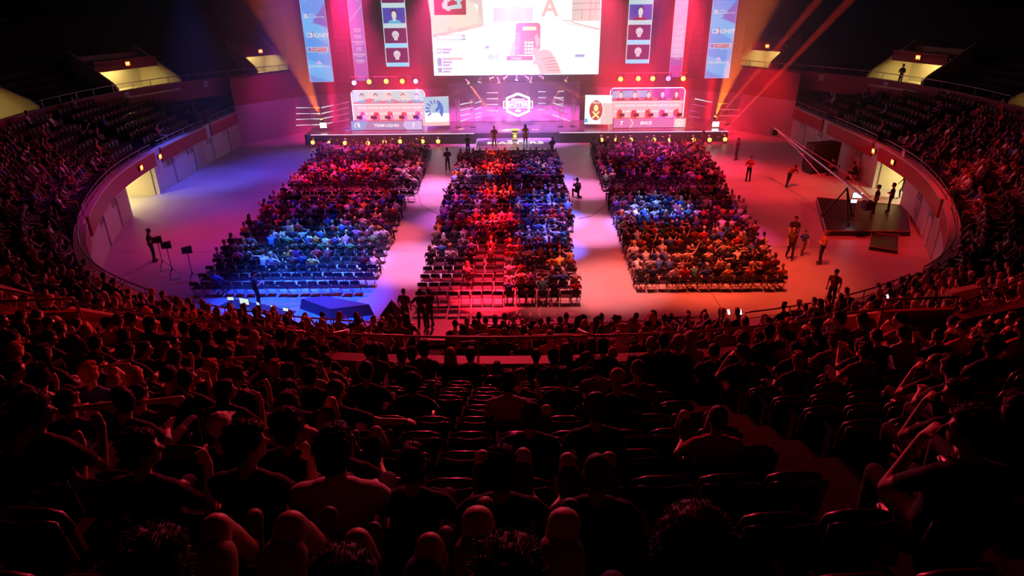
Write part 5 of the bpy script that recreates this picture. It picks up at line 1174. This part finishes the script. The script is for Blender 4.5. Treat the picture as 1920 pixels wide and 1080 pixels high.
# seats nobody in the list sits on: some taken as the crowd thickens to the left and right
HC = ['black', 'dark brown', 'dark brown', 'brown', 'black', 'blond', 'ginger']
SHW = ['black']*8+['dark grey']*3+['navy']*2+['maroon']*2+['red', 'white', 'pale grey', 'purple', 'brown', 'blue', 'green']
AISLE_U = [2.75+9.2*j for j in range(-8, 8)]
def in_aisle(x, L, w_=.62): return any(abs(x-a) < w_ for a in L)
FILL = []
for k, R in enumerate(UR[:12]):
    x = -40.0
    taken = sorted(byrow.get(k, []))
    while x < 40:
        x += .52
        a = R.at(x)
        if a is None or in_aisle(x, AISLE_U): continue
        p, n, li = a; hp = pr((p.x, p.y, R.z+1.1)); sp = (R.S[min(li, len(R.S)-1)])
        if blocked(p): continue
        if not (-140 < hp[0] < 2060 and -60 < hp[1] < 1200): continue
        s_uc = sU[min(li, len(sU)-1)]
        if k < 6 and any(v0-.3 < s_uc < v1+.3 for v0, v1 in VOM): continue
        near = min([abs(x-t_) for t_ in taken] or [9])
        if near < .27: continue
        pf_ = 0
        if p.y < 22:
            if hp[0] < 620: pf_ = .62 if k < 5 else .30 if k < 8 else 0
            elif hp[0] > 1190: pf_ = .45 if k < 3 else .12 if k < 5 else 0
            elif k < 2: pf_ = .2
        if near > .5 and random.random() < pf_ and 30 < hp[0] < 1900:
            hh = random.choice(HK[:7]+['short']*4+['backcap', 'hood']); FILL.append((k, p, n, hh)); UP.append([(hp[0], hp[1], hh, random.choice(HC), random.choice(SHW), random.randrange(4), random.choice([P0, P0, P0, P0, P0, PF, PR, PL, P1, P1, PH]), ''), k, p, n, random.uniform(.95, 1.05), x]); SEATS.append((p, R.z, n, False, 'upper', k, x)); continue
        if near < .5 and near > .27 and False: continue
        SEATS.append((p, R.z, n, True, 'upper', k, x))
for e, k, q, n, sc, x in UP[:len(FG)]: SEATS.append((q, UR[k].z, n, False, 'upper', k, x))
rows = {}
for u in UP: rows.setdefault(u[1], []).append(u)
HN = {'short': 'short hair', 'curly': 'bushy hair', 'messy': 'tousled hair', 'buzz': 'cropped hair', 'long': 'long hair', 'pony': 'a ponytail', 'bun': 'a top bun', 'cap': 'a cap', 'backcap': 'a backwards cap', 'hood': 'a hood'}
PKN = {P0: 'sitting', PK: 'slouching', P1: 'slouching', PF: 'hunched', PB: 'arm raised', PBB: 'arms up', PR: 'looking right', PL: 'looking left', PA: 'arm out', PH: 'holding phone'}
for k, L in rows.items():
    L.sort(key=lambda u: u[0][0])
    for j, (e, k, q, n, sc, x) in enumerate(L):
        px, py, hair, hcol, shirt, skin, pz, ph = e
        if ph: lab = 'spectator %s, %s upper row from the rail' % (ph, nth(k+1))
        else: lab = 'spectator in %s top with %s, %s, %s upper row, %s from left' % (shirt, HN[hair], PKN[pz], nth(k+1), nth(j+1))
        lab = ' '.join(lab.split()[:16])
        rz = facing(n)+random.uniform(-.12, .12); st = Vector((0, 58))-q
        aim = math.atan2(-st.x, st.y); rz = rz*.6+aim*.4
        person(lab, (q.x, q.y, UR[k].z), rz, pz, hair, hcol if ('cap' in hair or hair == 'hood') and hcol in m_shirts else (hcol if hair not in ('cap', 'backcap', 'hood') else random.choice(['black', 'navy', 'maroon'])),
               shirt, skin, random.choice([0, 0, 2, 1, 3]), sc*(.86 if 'child' in ph else 1), random.random() < .5 and pz not in (PR, PL, PA, PB) , 'spectators in the upper tier', width=1.12 if ('broad' in ph or 'wide' in ph or 'big' in ph) else 1.0,
               headphones='headphones' in ph)
# ---- lower tier
CAND = []   # every other seated figure: (loc, rz, proto, skin, hair, shirt, trouser, scale, where label, group)
gapx = [g-PMID for g in gaps]
ar = {}
for k, R in enumerate(LR_):
    rr = R.S[-1]/sP[-1]; idx = {'left': 0, 'right': 0}; x = -R.s0+.3
    cells = []
    while x < R.S[-1]-R.s0-.2:
        x += .52; a = R.at(x)
        if a is None: continue
        p, n, li = a; sp = sP[min(li, len(sP)-1)]
        if any(abs(sp-g) < .62*sP[-1]/R.S[-1]+.1 for g in gaps): continue
        j = near_i(UC, p.x, p.y)
        if (p-UC[j]).dot(UN[j]) > -.35: continue
        hp = pr((p.x, p.y, R.z+1.2))
        if blocked(p): continue
        if not (-160 < hp[0] < 2080 and -60 < hp[1] < 1200): continue
        c = crossU((p.x, p.y, R.z+1.32))
        if c is not None and c < 5.70: continue
        cells.append((x, p, n, hp))
    cells.sort(key=lambda c: abs(c[0]))
    for x, p, n, hp in cells:
        side = 'left' if x < 0 else 'right'; idx[side] += 1
        yy = p.y
        if side == 'left': occ = .88 if yy < 33 else .62 if yy < 38 else .22 if yy < 43 else .05
        else: occ = .88 if yy < 36 else .55 if yy < 42 else .25 if yy < 47 else .05
        o_ = random.random() < occ
        SEATS.append((p, R.z, n, not o_, 'lower', k, x))
        if o_:
            st = Vector((0, 60))-p; aim = math.atan2(-st.x, st.y); d_ = (aim-facing(n)+math.pi) % (2*math.pi)-math.pi
            CAND.append(((p.x, p.y, R.z), facing(n)+d_*.45+random.uniform(-.1, .1), None, (side, k, idx[side]), 'lower'))
# ---- floor audience on folding chairs
CH_ = []
def in_block(b, y):
    f = (y-27.3)/(54-27.3)
    return {'left': (-14.9-.9*f, -6.6+.1*f), 'centre': (-4.45, 3.25+.5*f), 'right': (5.55+.7*f, 12.6+3.0*f)}[b]
for b in ('left', 'centre', 'right'):
    y = {'left': 27.4, 'centre': 26.2, 'right': 27.6}[b]; r = 0; ymax = {'left': 54.8, 'centre': 51.6, 'right': 54.6}[b]
    while y < ymax:
        if 41.8 < y < 43.4: y += .95; continue
        x0, x1 = in_block(b, y); r += 1
        if b == 'left' and y < 33: x0 += 0
        n = int((x1-x0)/.49); k = 0
        for j in range(n):
            x = x0+.245+j*.49
            if b == 'centre' and -.12 < x < .12 and False: continue
            occ = .90
            if b == 'left': occ = .04 if r == 1 else .12 if r == 2 else .55 if r < 5 else .72 if r < 8 else .8
            if b == 'left' and 40 < y < 42.2: occ = .25
            if b == 'centre' and x < -.4 and r < 5: occ = .08
            if b == 'centre' and x < -.4 and 5 <= r < 8: occ = .55
            if b == 'right' and 3 < r < 9: occ = .8
            if b == 'right' and y > 53: occ = .4
            if y > 43 and b == 'right': occ = .85
            k += 1; o_ = random.random() < occ
            CH_.append((Vector((x+random.uniform(-.03, .03), y+random.uniform(-.04, .04))), o_, b, r, k))
            if o_: CAND.append(((CH_[-1][0].x, CH_[-1][0].y+.05, 0.0), random.uniform(-.12, .12)-(.18 if b == 'right' else -.18 if b == 'left' else 0)*-1*.6, None, (b, r, k), 'floor'))
        y += .95
NOBJ = max(0, 300-len(UP)-14)
CAND.sort(key=lambda c: (Vector(c[0])-Vector((0, 0, CH))).length)
FSH = ['black']*9+['dark grey']*4+['navy']*3+['white']*5+['pale grey']*3+['red']*2+['blue']*3+['light blue', 'orange', 'green', 'maroon', 'maroon', 'yellow', 'pink', 'teal', 'brown', 'brown', 'purple', 'purple']
FSHD = ['black']*6+['dark grey']*3+['navy', 'maroon', 'maroon', 'red', 'white', 'pale grey', 'pale grey', 'purple', 'blue', 'brown']
HCF = ['black', 'dark brown', 'dark brown', 'brown', 'brown', 'blond', 'grey', 'ginger']
ARR = {k: mesh_arrays(FAR[k]) for k in FAR}
allm = m_skins+[m_hairs[k] for k in HCOL]+[m_shirts[k] for k in SCOL]+m_jean+[m_shoe]
mi_of = {m: i for i, m in enumerate(allm)}
items = []; itemsF = []
for c, (loc, rz, _, (b, r, k), tier) in enumerate(CAND):
    shirt = random.choice(FSH if tier == 'floor' else FSHD); hc = random.choice(HCF); sk = random.randrange(4); jn = random.choice([0, 0, 1, 2, 2, 3]); sc = random.uniform(.98, 1.1); fl = random.random() < .5
    proto = random.choice([0, 0, 0, 1, 1, 2, 3, 4, 6, 7, 8] if tier == 'floor' else [0, 0, 1, 2, 3, 4, 5, 6, 7, 8])
    if proto == 8 or proto == 5: hair_m = m_shirts[random.choice(['black', 'navy', 'red', 'white', 'dark grey'])]
    else: hair_m = m_hairs[hc]
    ms = [m_skins[sk], hair_m, m_shirts[shirt], m_jean[jn], m_shoe]
    if c < NOBJ:
        if tier == 'lower': lab = 'spectator in %s top, %s lower tier, %s row from wall, %s seat from centre' % (shirt, b, nth(r+1), nth(k))
        else: lab = 'seated guest in %s top, %s floor block, %s row from back, %s from left' % (shirt, b, nth(r), nth(k))
        o = bpy.data.objects.new('person', FAR[proto]); COL.objects.link(o); o.location = loc; o.rotation_euler.z = rz; o.scale = (-sc if fl else sc, sc, sc)
        for i, m in enumerate(ms): set_mat(o, i, m)
        tag(o, lab, 'person', 'spectators in the lower tier' if tier == 'lower' else 'guests on the floor chairs')
    else: (items if tier == 'lower' else itemsF).append((ARR[proto], M4(loc, rz, sc, fl), np.array([mi_of[m] for m in ms])))
o = mass('seated_crowd', items, allm); tag(o, 'countless seated spectators filling the dark lower tier round the arena', 'crowd')
o = mass('floor_crowd', itemsF, allm); tag(o, 'countless guests seated in rows on the arena floor before the stage', 'crowd')
# ---- stadium seats
def vis_key(s): return (Vector((s[0].x, s[0].y, s[1]))-Vector((0, 0, CH))).length
SEATS.sort(key=vis_key)
inside = [s for s in SEATS if (lambda h: -40 < h[0] < 1960 and 0 < h[1] < 1090)(pr((s[0].x, s[0].y, s[1]+.75)))]
first = set(id(s) for s in inside[:300]); used = {True: False, False: False}
cnt = {}
order = {}
for s in inside[:300]: order.setdefault((s[4], s[5], s[6] < 0), []).append(s)
pos = {}
for key, L in order.items():
    L.sort(key=lambda s: abs(s[6]))
    for j, s in enumerate(L): pos[id(s)] = j+1
for s in inside[:300]:
    p, z, n, up, tier, k, x = s; pt = protoU if up else protoD
    t = pt if not used[up] else copy_tree(pt); used[up] = True
    t.location = (p.x, p.y, z); t.rotation_euler.z = facing(n)
    t['label'] = '%s maroon stadium seat, %s tier, %s row from front, %s %s of centre' % ('empty' if up else 'occupied', tier, nth(k+1), nth(pos[id(s)]), 'left' if x < 0 else 'right'); t['group'] = 'stadium seats'
def seat_far(up):
    mb = MB(); mb.prism([(-.22, .42), (.22, .42), (.225, .75), (.19, .84), (0, .825), (-.19, .84), (-.225, .75)], -.22, -.19, m_seat)
    if up: mb.prism([(-.2, .42), (.2, .42), (.2, .74), (.1, .8), (-.1, .8), (-.2, .74)], -.12, -.07, m_pan)
    else: mb.box((0, .1, .43), (.42, .4, .05), m_pan)
    mb.box((-.25, .0, .6), (.04, .28, .03), m_arm); o = mb.build('x'); a = mesh_arrays(o.data); mats_ = list(o.data.materials); bpy.data.objects.remove(o); return a, mats_
aU, mU = seat_far(True); aD, mD = seat_far(False); sm = [m_seat, m_pan, m_arm]; ri = np.array([0, 1, 2])
items = [((aU if s[3] else aD), M4((s[0].x, s[0].y, s[1]), facing(s[2])), ri) for s in SEATS if id(s) not in first]
o = mass('seat_bank', items, sm, False); tag(o, 'long curving rows of maroon tip up seats round the dark bowl', 'seats')
# ---- folding chairs
m_fold = mat('folding_chair_black', (.02, .02, .024), .35, coat=.3); m_foldm = mat('folding_frame', (.08, .08, .09), .3, metal=.6)
def fold_parts():
    s = MB(); s.prism([(-.2, 0), (.2, 0), (.19, .38), (-.19, .38)], -.012, .012, m_fold, Matrix.Translation((0, -.18, .45)) @ Matrix.Rotation(math.radians(-88), 4, 'X'))
    b = MB(); b.prism([(-.2, .64), (.2, .64), (.2, .80), (.16, .83), (-.16, .83), (-.2, .80)], -.235, -.215, m_fold)
    f = [MB().tube([(x, -.24, .82), (x, -.18, .45), (x, .24, .01)], .012, m_foldm, 5) for x in (-.21, .21)]
    r = [MB().tube([(x, .16, .45), (x, -.22, .01)], .011, m_foldm, 5) for x in (-.19, .19)]
    c = MB().tube([(-.2, .12, .14), (.2, .12, .14)], .009, m_foldm, 5)
    return s, b, f, r, c
s_, b_, f_, r_, c_ = fold_parts()
fc = thing('folding_chair', 'x', 'chair'); s_.build('seat', fc); b_.build('backrest', fc); [x.build('leg', fc) for x in f_+r_]; c_.build('crossbar', fc)
CH_.sort(key=lambda c: (Vector((c[0].x, c[0].y, 0))-Vector((0, 0, CH))).length)
for i, (p, o_, b, r, k) in enumerate(CH_[:300]):
    t = fc if i == 0 else copy_tree(fc); t.location = (p.x, p.y, 0)
    t['label'] = '%s black folding chair, %s floor block, %s row from back, %s from left' % ('occupied' if o_ else 'empty', b, nth(r), nth(k)); t['group'] = 'folding chairs on the floor'
mb = MB(); s_, b_, f_, r_, c_ = fold_parts()
for q_ in [s_, b_]+f_+r_+[c_]: mb.add(q_.v, q_.f, q_.mats[0])
o = mb.build('x'); a = mesh_arrays(o.data); mm = list(o.data.materials); bpy.data.objects.remove(o)
o = mass('chair_bank', [(a, M4((c[0].x, c[0].y, 0), 0), np.arange(len(mm))) for c in CH_[300:]], mm, False); tag(o, 'rows and rows of black folding chairs on the arena floor', 'chairs')
# ------------------------------------------------------------------ people on their feet, gear
BACK = math.pi
def floor_at(px, py, z=0.0): p = un(px, py, z); return (p.x, p.y, z)
def stander(px, py, label, rz, pz, hair, hcol, shirt, skin=0, tr=0, sc=1.0, z=0.0, flip=False, **k):
    return person(label, floor_at(px, py, z), rz, 's_'+pz, hair, hcol, shirt, skin, tr, sc, flip, **k)
stander(290, 490, 'man in black checking a phone beside the left arena wall', -1.2, 'phone', 'backcap', 'black', 'black', 1, 2)
stander(840, 321, 'man in dark clothes standing in the aisle left of the centre block', .2, 'folded', 'short', 'black', 'black', 1, 2)
stander(878, 292, 'person in dark clothes with a hand up left of the centre platform', .4, 'camera', 'short', 'brown', 'dark grey', 0, 2)
stander(927, 277, 'presenter in dark shorts and tee on the centre platform facing the stage', .1, 'folded', 'short', 'blond', 'black', 0, 2, 1.0, .57)
w_ = stander(985, 272, 'woman with long dark hair in an orange dress on the platform', -.1, 'stand', 'long', 'dark brown', 'orange', 0, 0, .96, .57)
mb = MB(); mb.tube([(0, 0, 1.15), (0, 0, .95), (0, 0, .62)], [.15, .19, .24], m_shirts['orange'], 14); mb.build('dress_skirt', w_, smooth=True)
stander(1035, 298, 'man in black standing at the right corner of the centre platform', .6, 'folded', 'short', 'grey', 'black', 0, 2)
k_ = stander(1082, 370, 'camera operator kneeling in the aisle with a dark backpack', .35, 'kneel', 'short', 'black', 'dark grey', 0, 2)
mb = MB(); mb.ball((0, -.22, .78), (.17, .13, .25), mat('backpack_cloth', (.05, .05, .09), .8), 12, 8); mb.build('backpack', k_, smooth=True)
c = thing('photo_camera', 'black photo camera held by the kneeling operator', 'camera', tuple(Vector(k_.location)+Matrix.Rotation(.35, 3, 'Z') @ Vector((0, .42, 1.10))), .35)
MB().box((0, 0, 0), (.16, .09, .11), m_blackmetal).build('camera_body', c); MB().tube([(0, .04, 0), (0, .2, 0)], .045, m_blackmetal, 10).build('lens', c)
stander(1402, 340, 'man in an orange lit tee and dark shorts right of the right block', 2.6, 'folded', 'short', 'brown', 'red', 0, 2)
stander(1477, 349, 'figure bending forward on the open floor right of the chairs', -1.0, 'bend', 'long', 'brown', 'maroon', 0, 2, 1.0)
stander(1380, 301, 'figure holding a camera near the right end of the stage', .8, 'camera', 'short', 'brown', 'maroon', 0, 2)
stander(1483, 466, 'man in a grey tee walking behind a blonde woman', 2.8, 'walk', 'short', 'dark brown', 'dark grey', 0, 0)
stander(1479, 486, 'woman with blond hair in a red lit top walking on the right floor', 2.9, 'walk', 'long', 'blond', 'brown', 0, 2, .95)
stander(1503, 478, 'boy in a blue tee and shorts walking beside the blonde woman', 3.0, 'walk', 'short', 'brown', 'blue', 0, 3, .76, flip=True)
stander(1537, 495, 'woman with hands folded and orange lit hair facing left', 1.3, 'folded', 'pony', 'ginger', 'orange', 3, 0)  # orange light on her is put into the ginger hair and orange top
stander(1555, 576, 'man in a cap standing just behind the right wall rail', 2.4, 'stand', 'cap', 'black', 'maroon', 1, 2)
stander(1520, 276, 'dark figure standing against the right arena wall', 1.2, 'stand', 'short', 'black', 'black', 2, 2)
stander(1506, 318, 'figure in white shoes beside the black road case', 1.8, 'folded', 'short', 'brown', 'black', 0, 2, shoe=m_shoew)
stander(1690, 372, 'person with white shoes striding out of the right floor passage', 1.4, 'walk', 'buzz', 'black', 'dark grey', 2, 1, shoe=m_shoew)
stander(603, 300, 'red lit man at the front left corner of the left block', .5, 'hips', 'short', 'brown', 'red', 0, 2)
stander(613, 302, 'man in a pale top beside the red lit man at the left', .2, 'folded', 'short', 'black', 'pale grey', 0, 2)
stander(1315, 285, 'person in a pink lit top before the right end of the stage', .2, 'stand', 'long', 'blond', 'pink', 0, 2)
stander(486, 577, 'technician reading a lit tablet behind the empty left chairs', -1.0, 'phone', 'short', 'black', 'black', 1, 2)
stander(762, 615, 'man in a grey shirt standing beside the black wedge', -.3, 'stand', 'buzz', 'black', 'dark grey', 1, 2)
stander(792, 617, 'security guard in black, left of two behind the centre block', .1, 'hips', 'short', 'black', 'black', 0, 2)
stander(808, 616, 'security guard in black, right of two behind the centre block', .8, 'folded', 'short', 'black', 'black', 0, 2)
# seated technicians at the right wall
def tech(px, py, lab, rz):
    p = un(px, py, 0); c = thing('stacking_chair', 'plain dark chair under the '+lab, 'chair', (p.x, p.y, 0), rz, 'chairs by the right wall')
    MB().box((0, 0, .44), (.42, .42, .04), m_fold).build('seat', c); MB().box((0, -.22, .68), (.42, .03, .36), m_fold).build('backrest', c)
    for a in (-.18, .18):
        for b in (-.18, .18): MB().tube([(a, b, 0.01), (a, b, .43)], .014, m_foldm).build('leg', c)
    person(lab, (p.x, p.y, 0), rz, PF, 'short', 'black', 'black', 1, 2)
tech(1564, 330, 'technician in black sitting by the right wall, nearer the case', 1.2); tech(1602, 338, 'technician in black sitting by the right wall, nearer the doorway', 1.0)
# player seats
for side, x0, x1, js in (('left', -15.0, -8.35, 'blue'), ('right', 8.92, 15.66, 'maroon')):
    for k in range(5):
        x = (x0+x1)/2-(x1-x0)/2+.85+k*(x1-x0-1.5)/4
        person('player in a %s jersey at the %s desk, %s from the left' % (js, side, ['first', 'second', 'third', 'fourth', 'last'][k]), (x, 60.9+1.0, ZD+.04), BACK, PF if k % 2 else P0, 'short', ['dark brown', 'brown', 'black'][k % 3], js, k % 2, 2, group='players at the desks', headphones=True)
# person leaning on the rail of the right vomitory
i = ui((VOM[4][0]*.55+VOM[4][1]*.45) if False else us(1686, 140)); p = UC[i]+UN[i]*.55
person('dark figure leaning on the rail of the lit vomitory on the right', (p.x, p.y, 5.35), facing(UN[i]), 's_folded', 'short', 'black', 'black', 1, 2, .95)
# monitors, table and gear at the near left
m_scr = glow('monitor_glow', (.75, .95, .9), .9); m_tbl = mat('table_black', (.04, .04, .045), .5)
a = un(425, 566, .75); b = un(545, 590, .75); d = b-a; L = d.length; rz = math.atan2(d.y, d.x)
tb = thing('control_table', 'long black control table by the near left wall', 'table', ((a.x+b.x)/2, (a.y+b.y)/2, 0), rz)
MB().box((0, 0, .73), (L, .7, .04), m_tbl).build('table_top', tb)
for sx_ in (-L/2+.1, L/2-.1):
    for sy in (-.28, .28): MB().tube([(sx_, sy, 0), (sx_, sy, .71)], .02, m_foldm).build('leg', tb)
for k, t_ in enumerate((-.42, -.2, .02, .25, .44)):
    q = Vector(((a.x+b.x)/2, (a.y+b.y)/2, .76))+Vector((d.x, d.y, 0))*t_
    mo = thing('desk_monitor', 'lit monitor on the near left control table, %s from the left' % nth(k+1), 'monitor', q, rz+BACK+random.uniform(-.4, .4), 'control table monitors')
    ms = (.5 if k == 1 else .3); MB().box((0, 0, .2), (ms, .03, ms*.6), m_frame).build('housing', mo); MB().box((0, .018, .2), (ms-.04, .008, ms*.6-.04), m_scr).build('lit_screen', mo); MB().tube([(0, 0, 0), (0, 0, .12)], .02, m_frame).build('stand', mo)
# low dark canopy and wedge
def wedge(pxs, h, label, m):
    P = [un(x, y, .02) for x, y in pxs]; c = sum(P, Vector())/len(P); mb = MB(); vs = [(p.x-c.x, p.y-c.y, 0) for p in P]+[((p.x-c.x)*.9, (p.y-c.y)*.9, .5) for p in P]+[(0, 0, h)]; n = len(P)
    mb.add(vs, [tuple(range(n))]+[(i, (i+1) % n, n+(i+1) % n, n+i) for i in range(n)]+[(n+i, n+(i+1) % n, 2*n) for i in range(n)], m)
    t = thing('equipment_cover', label, 'cover', (c.x, c.y, .01)); mb.build('sheet', t)
wedge([(562, 578), (612, 572), (702, 590), (622, 600)], .5, 'dark blue lit peaked cover near the left rear wall', mat('cover_blue', (.05, .05, .09), .7))
wedge([(712, 612), (742, 592), (756, 600), (742, 618)], 1.1, 'small black wedge beside the man in grey', mat('cover_black', (.02, .02, .02), .8))
# light stands left
for (px, py), lab, h in [((308, 505), 'thin light stand with a black lamp nearest the man in black', 1.5), ((326, 520), 'thin light stand with a black lamp between the two others', 1.6), ((364, 528), 'tripod with a pale faced follow lamp left of the blue chairs', 1.55)]:
    p = un(px, py, 0); t = thing('light_stand', lab, 'light stand', (p.x, p.y, 0), .5)
    MB().tube([(0, 0, .35), (0, 0, h)], .018, m_blackmetal).build('pole', t)
    for q in range(3): MB().tube([(0, 0, .5), (.38*math.cos(q*2.09), .38*math.sin(q*2.09), .01)], .012, m_blackmetal).build('leg', t)
    mb = MB(); mb.prism([(-.22, -.12), (.22, -.16), (.22, .16), (-.22, .12)], -.12, .12, m_blackmetal, Matrix.Translation((0, 0, h+.1))); mb.build('lamp_head', t)
    if 'pale' in lab: mb = MB(); mb.tube([(-.23, 0, h+.1), (-.26, 0, h+.1)], .15, mat('lamp_face', (.7, .6, .65), .4), 14); mb.build('lamp_face', t)
# road case at the right wall
m_case = mat('road_case_black', (.02, .018, .02), .5)
p = un(1535, 322, 0); t = thing('road_case', 'tall black road case standing by the right arena wall', 'case', (p.x, p.y, 0), .3)
MB().box((0, 0, 1.15), (2.3, .9, 2.1), m_case).build('body', t)
for a in (-1, 1):
    for b in (-1, 1): MB().tube([(a*.95, b*.3-.02, .06), (a*.95, b*.3+.02, .06)], .06, m_blackmetal, 10).build('wheel', t)
MB().box((0, -.46, 1.3), (2.3, .01, .04), m_foldm).build('edge_trim', t)
# black riser with the camera crane
m_riser = mat('riser_black', (.03, .022, .026), .35); m_redl = mat('riser_edge', (.5, .20, .18), .5)
c4 = [un(*q, .3) for q in ((1531, 370), (1702, 386), (1708, 434), (1549, 433))]; cc = sum(c4, Vector())/4
t = thing('camera_riser', 'low black platform with pale edges under the camera crane', 'platform', (cc.x, cc.y, 0))
vs = [(p.x-cc.x, p.y-cc.y, z) for z in (.01, .3) for p in c4]; MB().add(vs, [(0, 1, 2, 3), (7, 6, 5, 4), (0, 4, 5, 1), (1, 5, 6, 2), (2, 6, 7, 3), (3, 7, 4, 0)], m_riser).build('deck', t)
for i in range(4): a, b = c4[i]-cc, c4[(i+1) % 4]-cc; MB().tube([(a.x, a.y, .31), (b.x, b.y, .31)], .02, m_redl, 4).build('edge_strip', t)
c4b = [un(*q, .2) for q in ((1634, 436), (1686, 441), (1684, 470), (1630, 462))]; cb = sum(c4b, Vector())/4
t = thing('riser_step', 'smaller black step before the camera platform', 'platform', (cb.x, cb.y, 0)); vs = [(p.x-cb.x, p.y-cb.y, z) for z in (.01, .2) for p in c4b]
MB().add(vs, [(0, 1, 2, 3), (7, 6, 5, 4), (0, 4, 5, 1), (1, 5, 6, 2), (2, 6, 7, 3), (3, 7, 4, 0)], m_riser).build('deck', t)
for i in range(4): a, b = c4b[i]-cb, c4b[(i+1) % 4]-cb; MB().tube([(a.x, a.y, .21), (b.x, b.y, .21)], .014, m_redl, 4).build('edge_strip', t)
base = un(1576, 412, .3); t = thing('camera_crane', 'long camera crane reaching over the right floor from the black platform', 'camera crane', (base.x, base.y, .31))
loc = Vector((base.x, base.y, .31)); apex = Vector((0, 0, 2.1))
for q in range(3): MB().tube([apex-Vector((0, 0, .2)), (1.0*math.cos(q*2.09+.5), 1.0*math.sin(q*2.09+.5), .05)], .045, m_blackmetal).build('tripod_leg', t)
for q in range(3): MB().tube([(1.0*math.cos(q*2.09+.5)-.05, 1.0*math.sin(q*2.09+.5), .11), (1.0*math.cos(q*2.09+.5)+.05, 1.0*math.sin(q*2.09+.5), .11)], .11, m_blackmetal, 12).build('wheel', t)
far = uny(1452, 240, 46.2)-loc; near = un(1612, 372, 2.0)-loc; mid_p = apex
m_boom = mat('boom_alloy', (.55, .45, .5), .3, metal=.7)
dirb = (far-apex).normalized(); tail = apex-dirb*2.2
MB().tube([tail, apex, far], [.07, .07, .04], m_boom, 6).build('boom', t); MB().tube([tail+Vector((0, 0, .22)), apex+Vector((0, 0, .5)), far], [.03, .03, .02], m_boom, 5).build('upper_tube', t)
for sgn in (-1, 1): sd = dirb.cross(Vector((0, 0, 1))).normalized()*sgn; MB().tube([tail, apex+dirb*1.5+sd*.9, far*.6+apex*.4+sd*.3, far], .008, m_boom, 4).build('stay_cable', t)
MB().box(tail-Vector((0, 0, .25)), (.5, .5, .45), m_blackmetal).build('counterweight', t)
mb = MB(); mb.box(far-Vector((0, 0, .3)), (.3, .5, .32), m_blackmetal); mb.tube([far-Vector((0, .2, .3)), far-Vector((0, .5, .3))], .09, m_blackmetal, 10); mb.build('camera_head', t)
for (px, py), s_, lab in [((1608, 366), .5, 'upper'), ((1601, 377), .32, 'lower')]:
    p = un(px, py, 1.7 if s_ > .4 else 1.35); q = thing('crane_monitor', 'small lit %s monitor at the foot of the camera crane' % lab, 'monitor', p, -.15, 'crane monitors')
    MB().box((0, .02, 0), (s_+.04, .05, s_*.62+.04), m_frame).build('housing', q); MB().box((0, -.01, 0), (s_, .01, s_*.6), glow('crane_screen', (.8, .85, 1), 3)).build('lit_screen', q); MB().tube([(0, .03, -s_*.3), (0, .03, -(p.z-.34))], .02, m_blackmetal).build('stand', q)
for (px, py), lab, pz, rz in [((1637, 402), 'crane operator in dark clothes behind the lit monitors', 'stand', 1.2), ((1665, 398), 'second dark crane operator on the riser', 'folded', 1.0)]:
    stander(px, py, lab, rz, pz, 'short', 'black', 'black', 1, 2, 1.0, .31)
# small phones glowing in the crowd, white paper on the right rail
for (px, py, z_), lab in [((1664, 557, 5.0), 'brightly lit phone held up in the right stand'), ((1388, 585, 4.6), 'small lit phone right of centre below the rail'), ((1366, 585, 4.3), 'tiny lit phone in the crowd beside the wall')]:
    p = un(px, py, z_); q = thing('mobile_phone', lab, 'phone', p, .4, 'lit phones in the stands'); MB().box((0, 0, 0), (.075, .01, .15), m_blackmetal, rx=-.5).build('case', q); MB().box((0, -.008, .004), (.068, .006, .14), glow('phone_glow', (.8, .85, 1), 5), rx=-.5).build('lit_screen', q)
p = un(1707, 288, 3.2); i = near_i(PC, p.x, p.y); q = PC[i]
t = thing('rail_notice', 'pale sheet of paper fixed to the right wall rail', 'sign', (q.x, q.y, 3.16), math.atan2(-PN[i].x, PN[i].y)); MB().box((0, 0, 0), (.35, .01, .4), m_plate).build('sheet', t)
# floor cables
for pts, lab in [([(781, 350), (790, 385), (830, 405), (900, 415)], 'black cable curving across the aisle left of the centre block'), ([(1085, 410), (1110, 405), (1135, 385)], 'black cable across the aisle right of the centre block')]:
    P = [un(x, y, .012) for x, y in pts]; o = MB().tube(P, .012, m_blackmetal, 5).build('floor_cable'); tag(o, lab, 'cable')
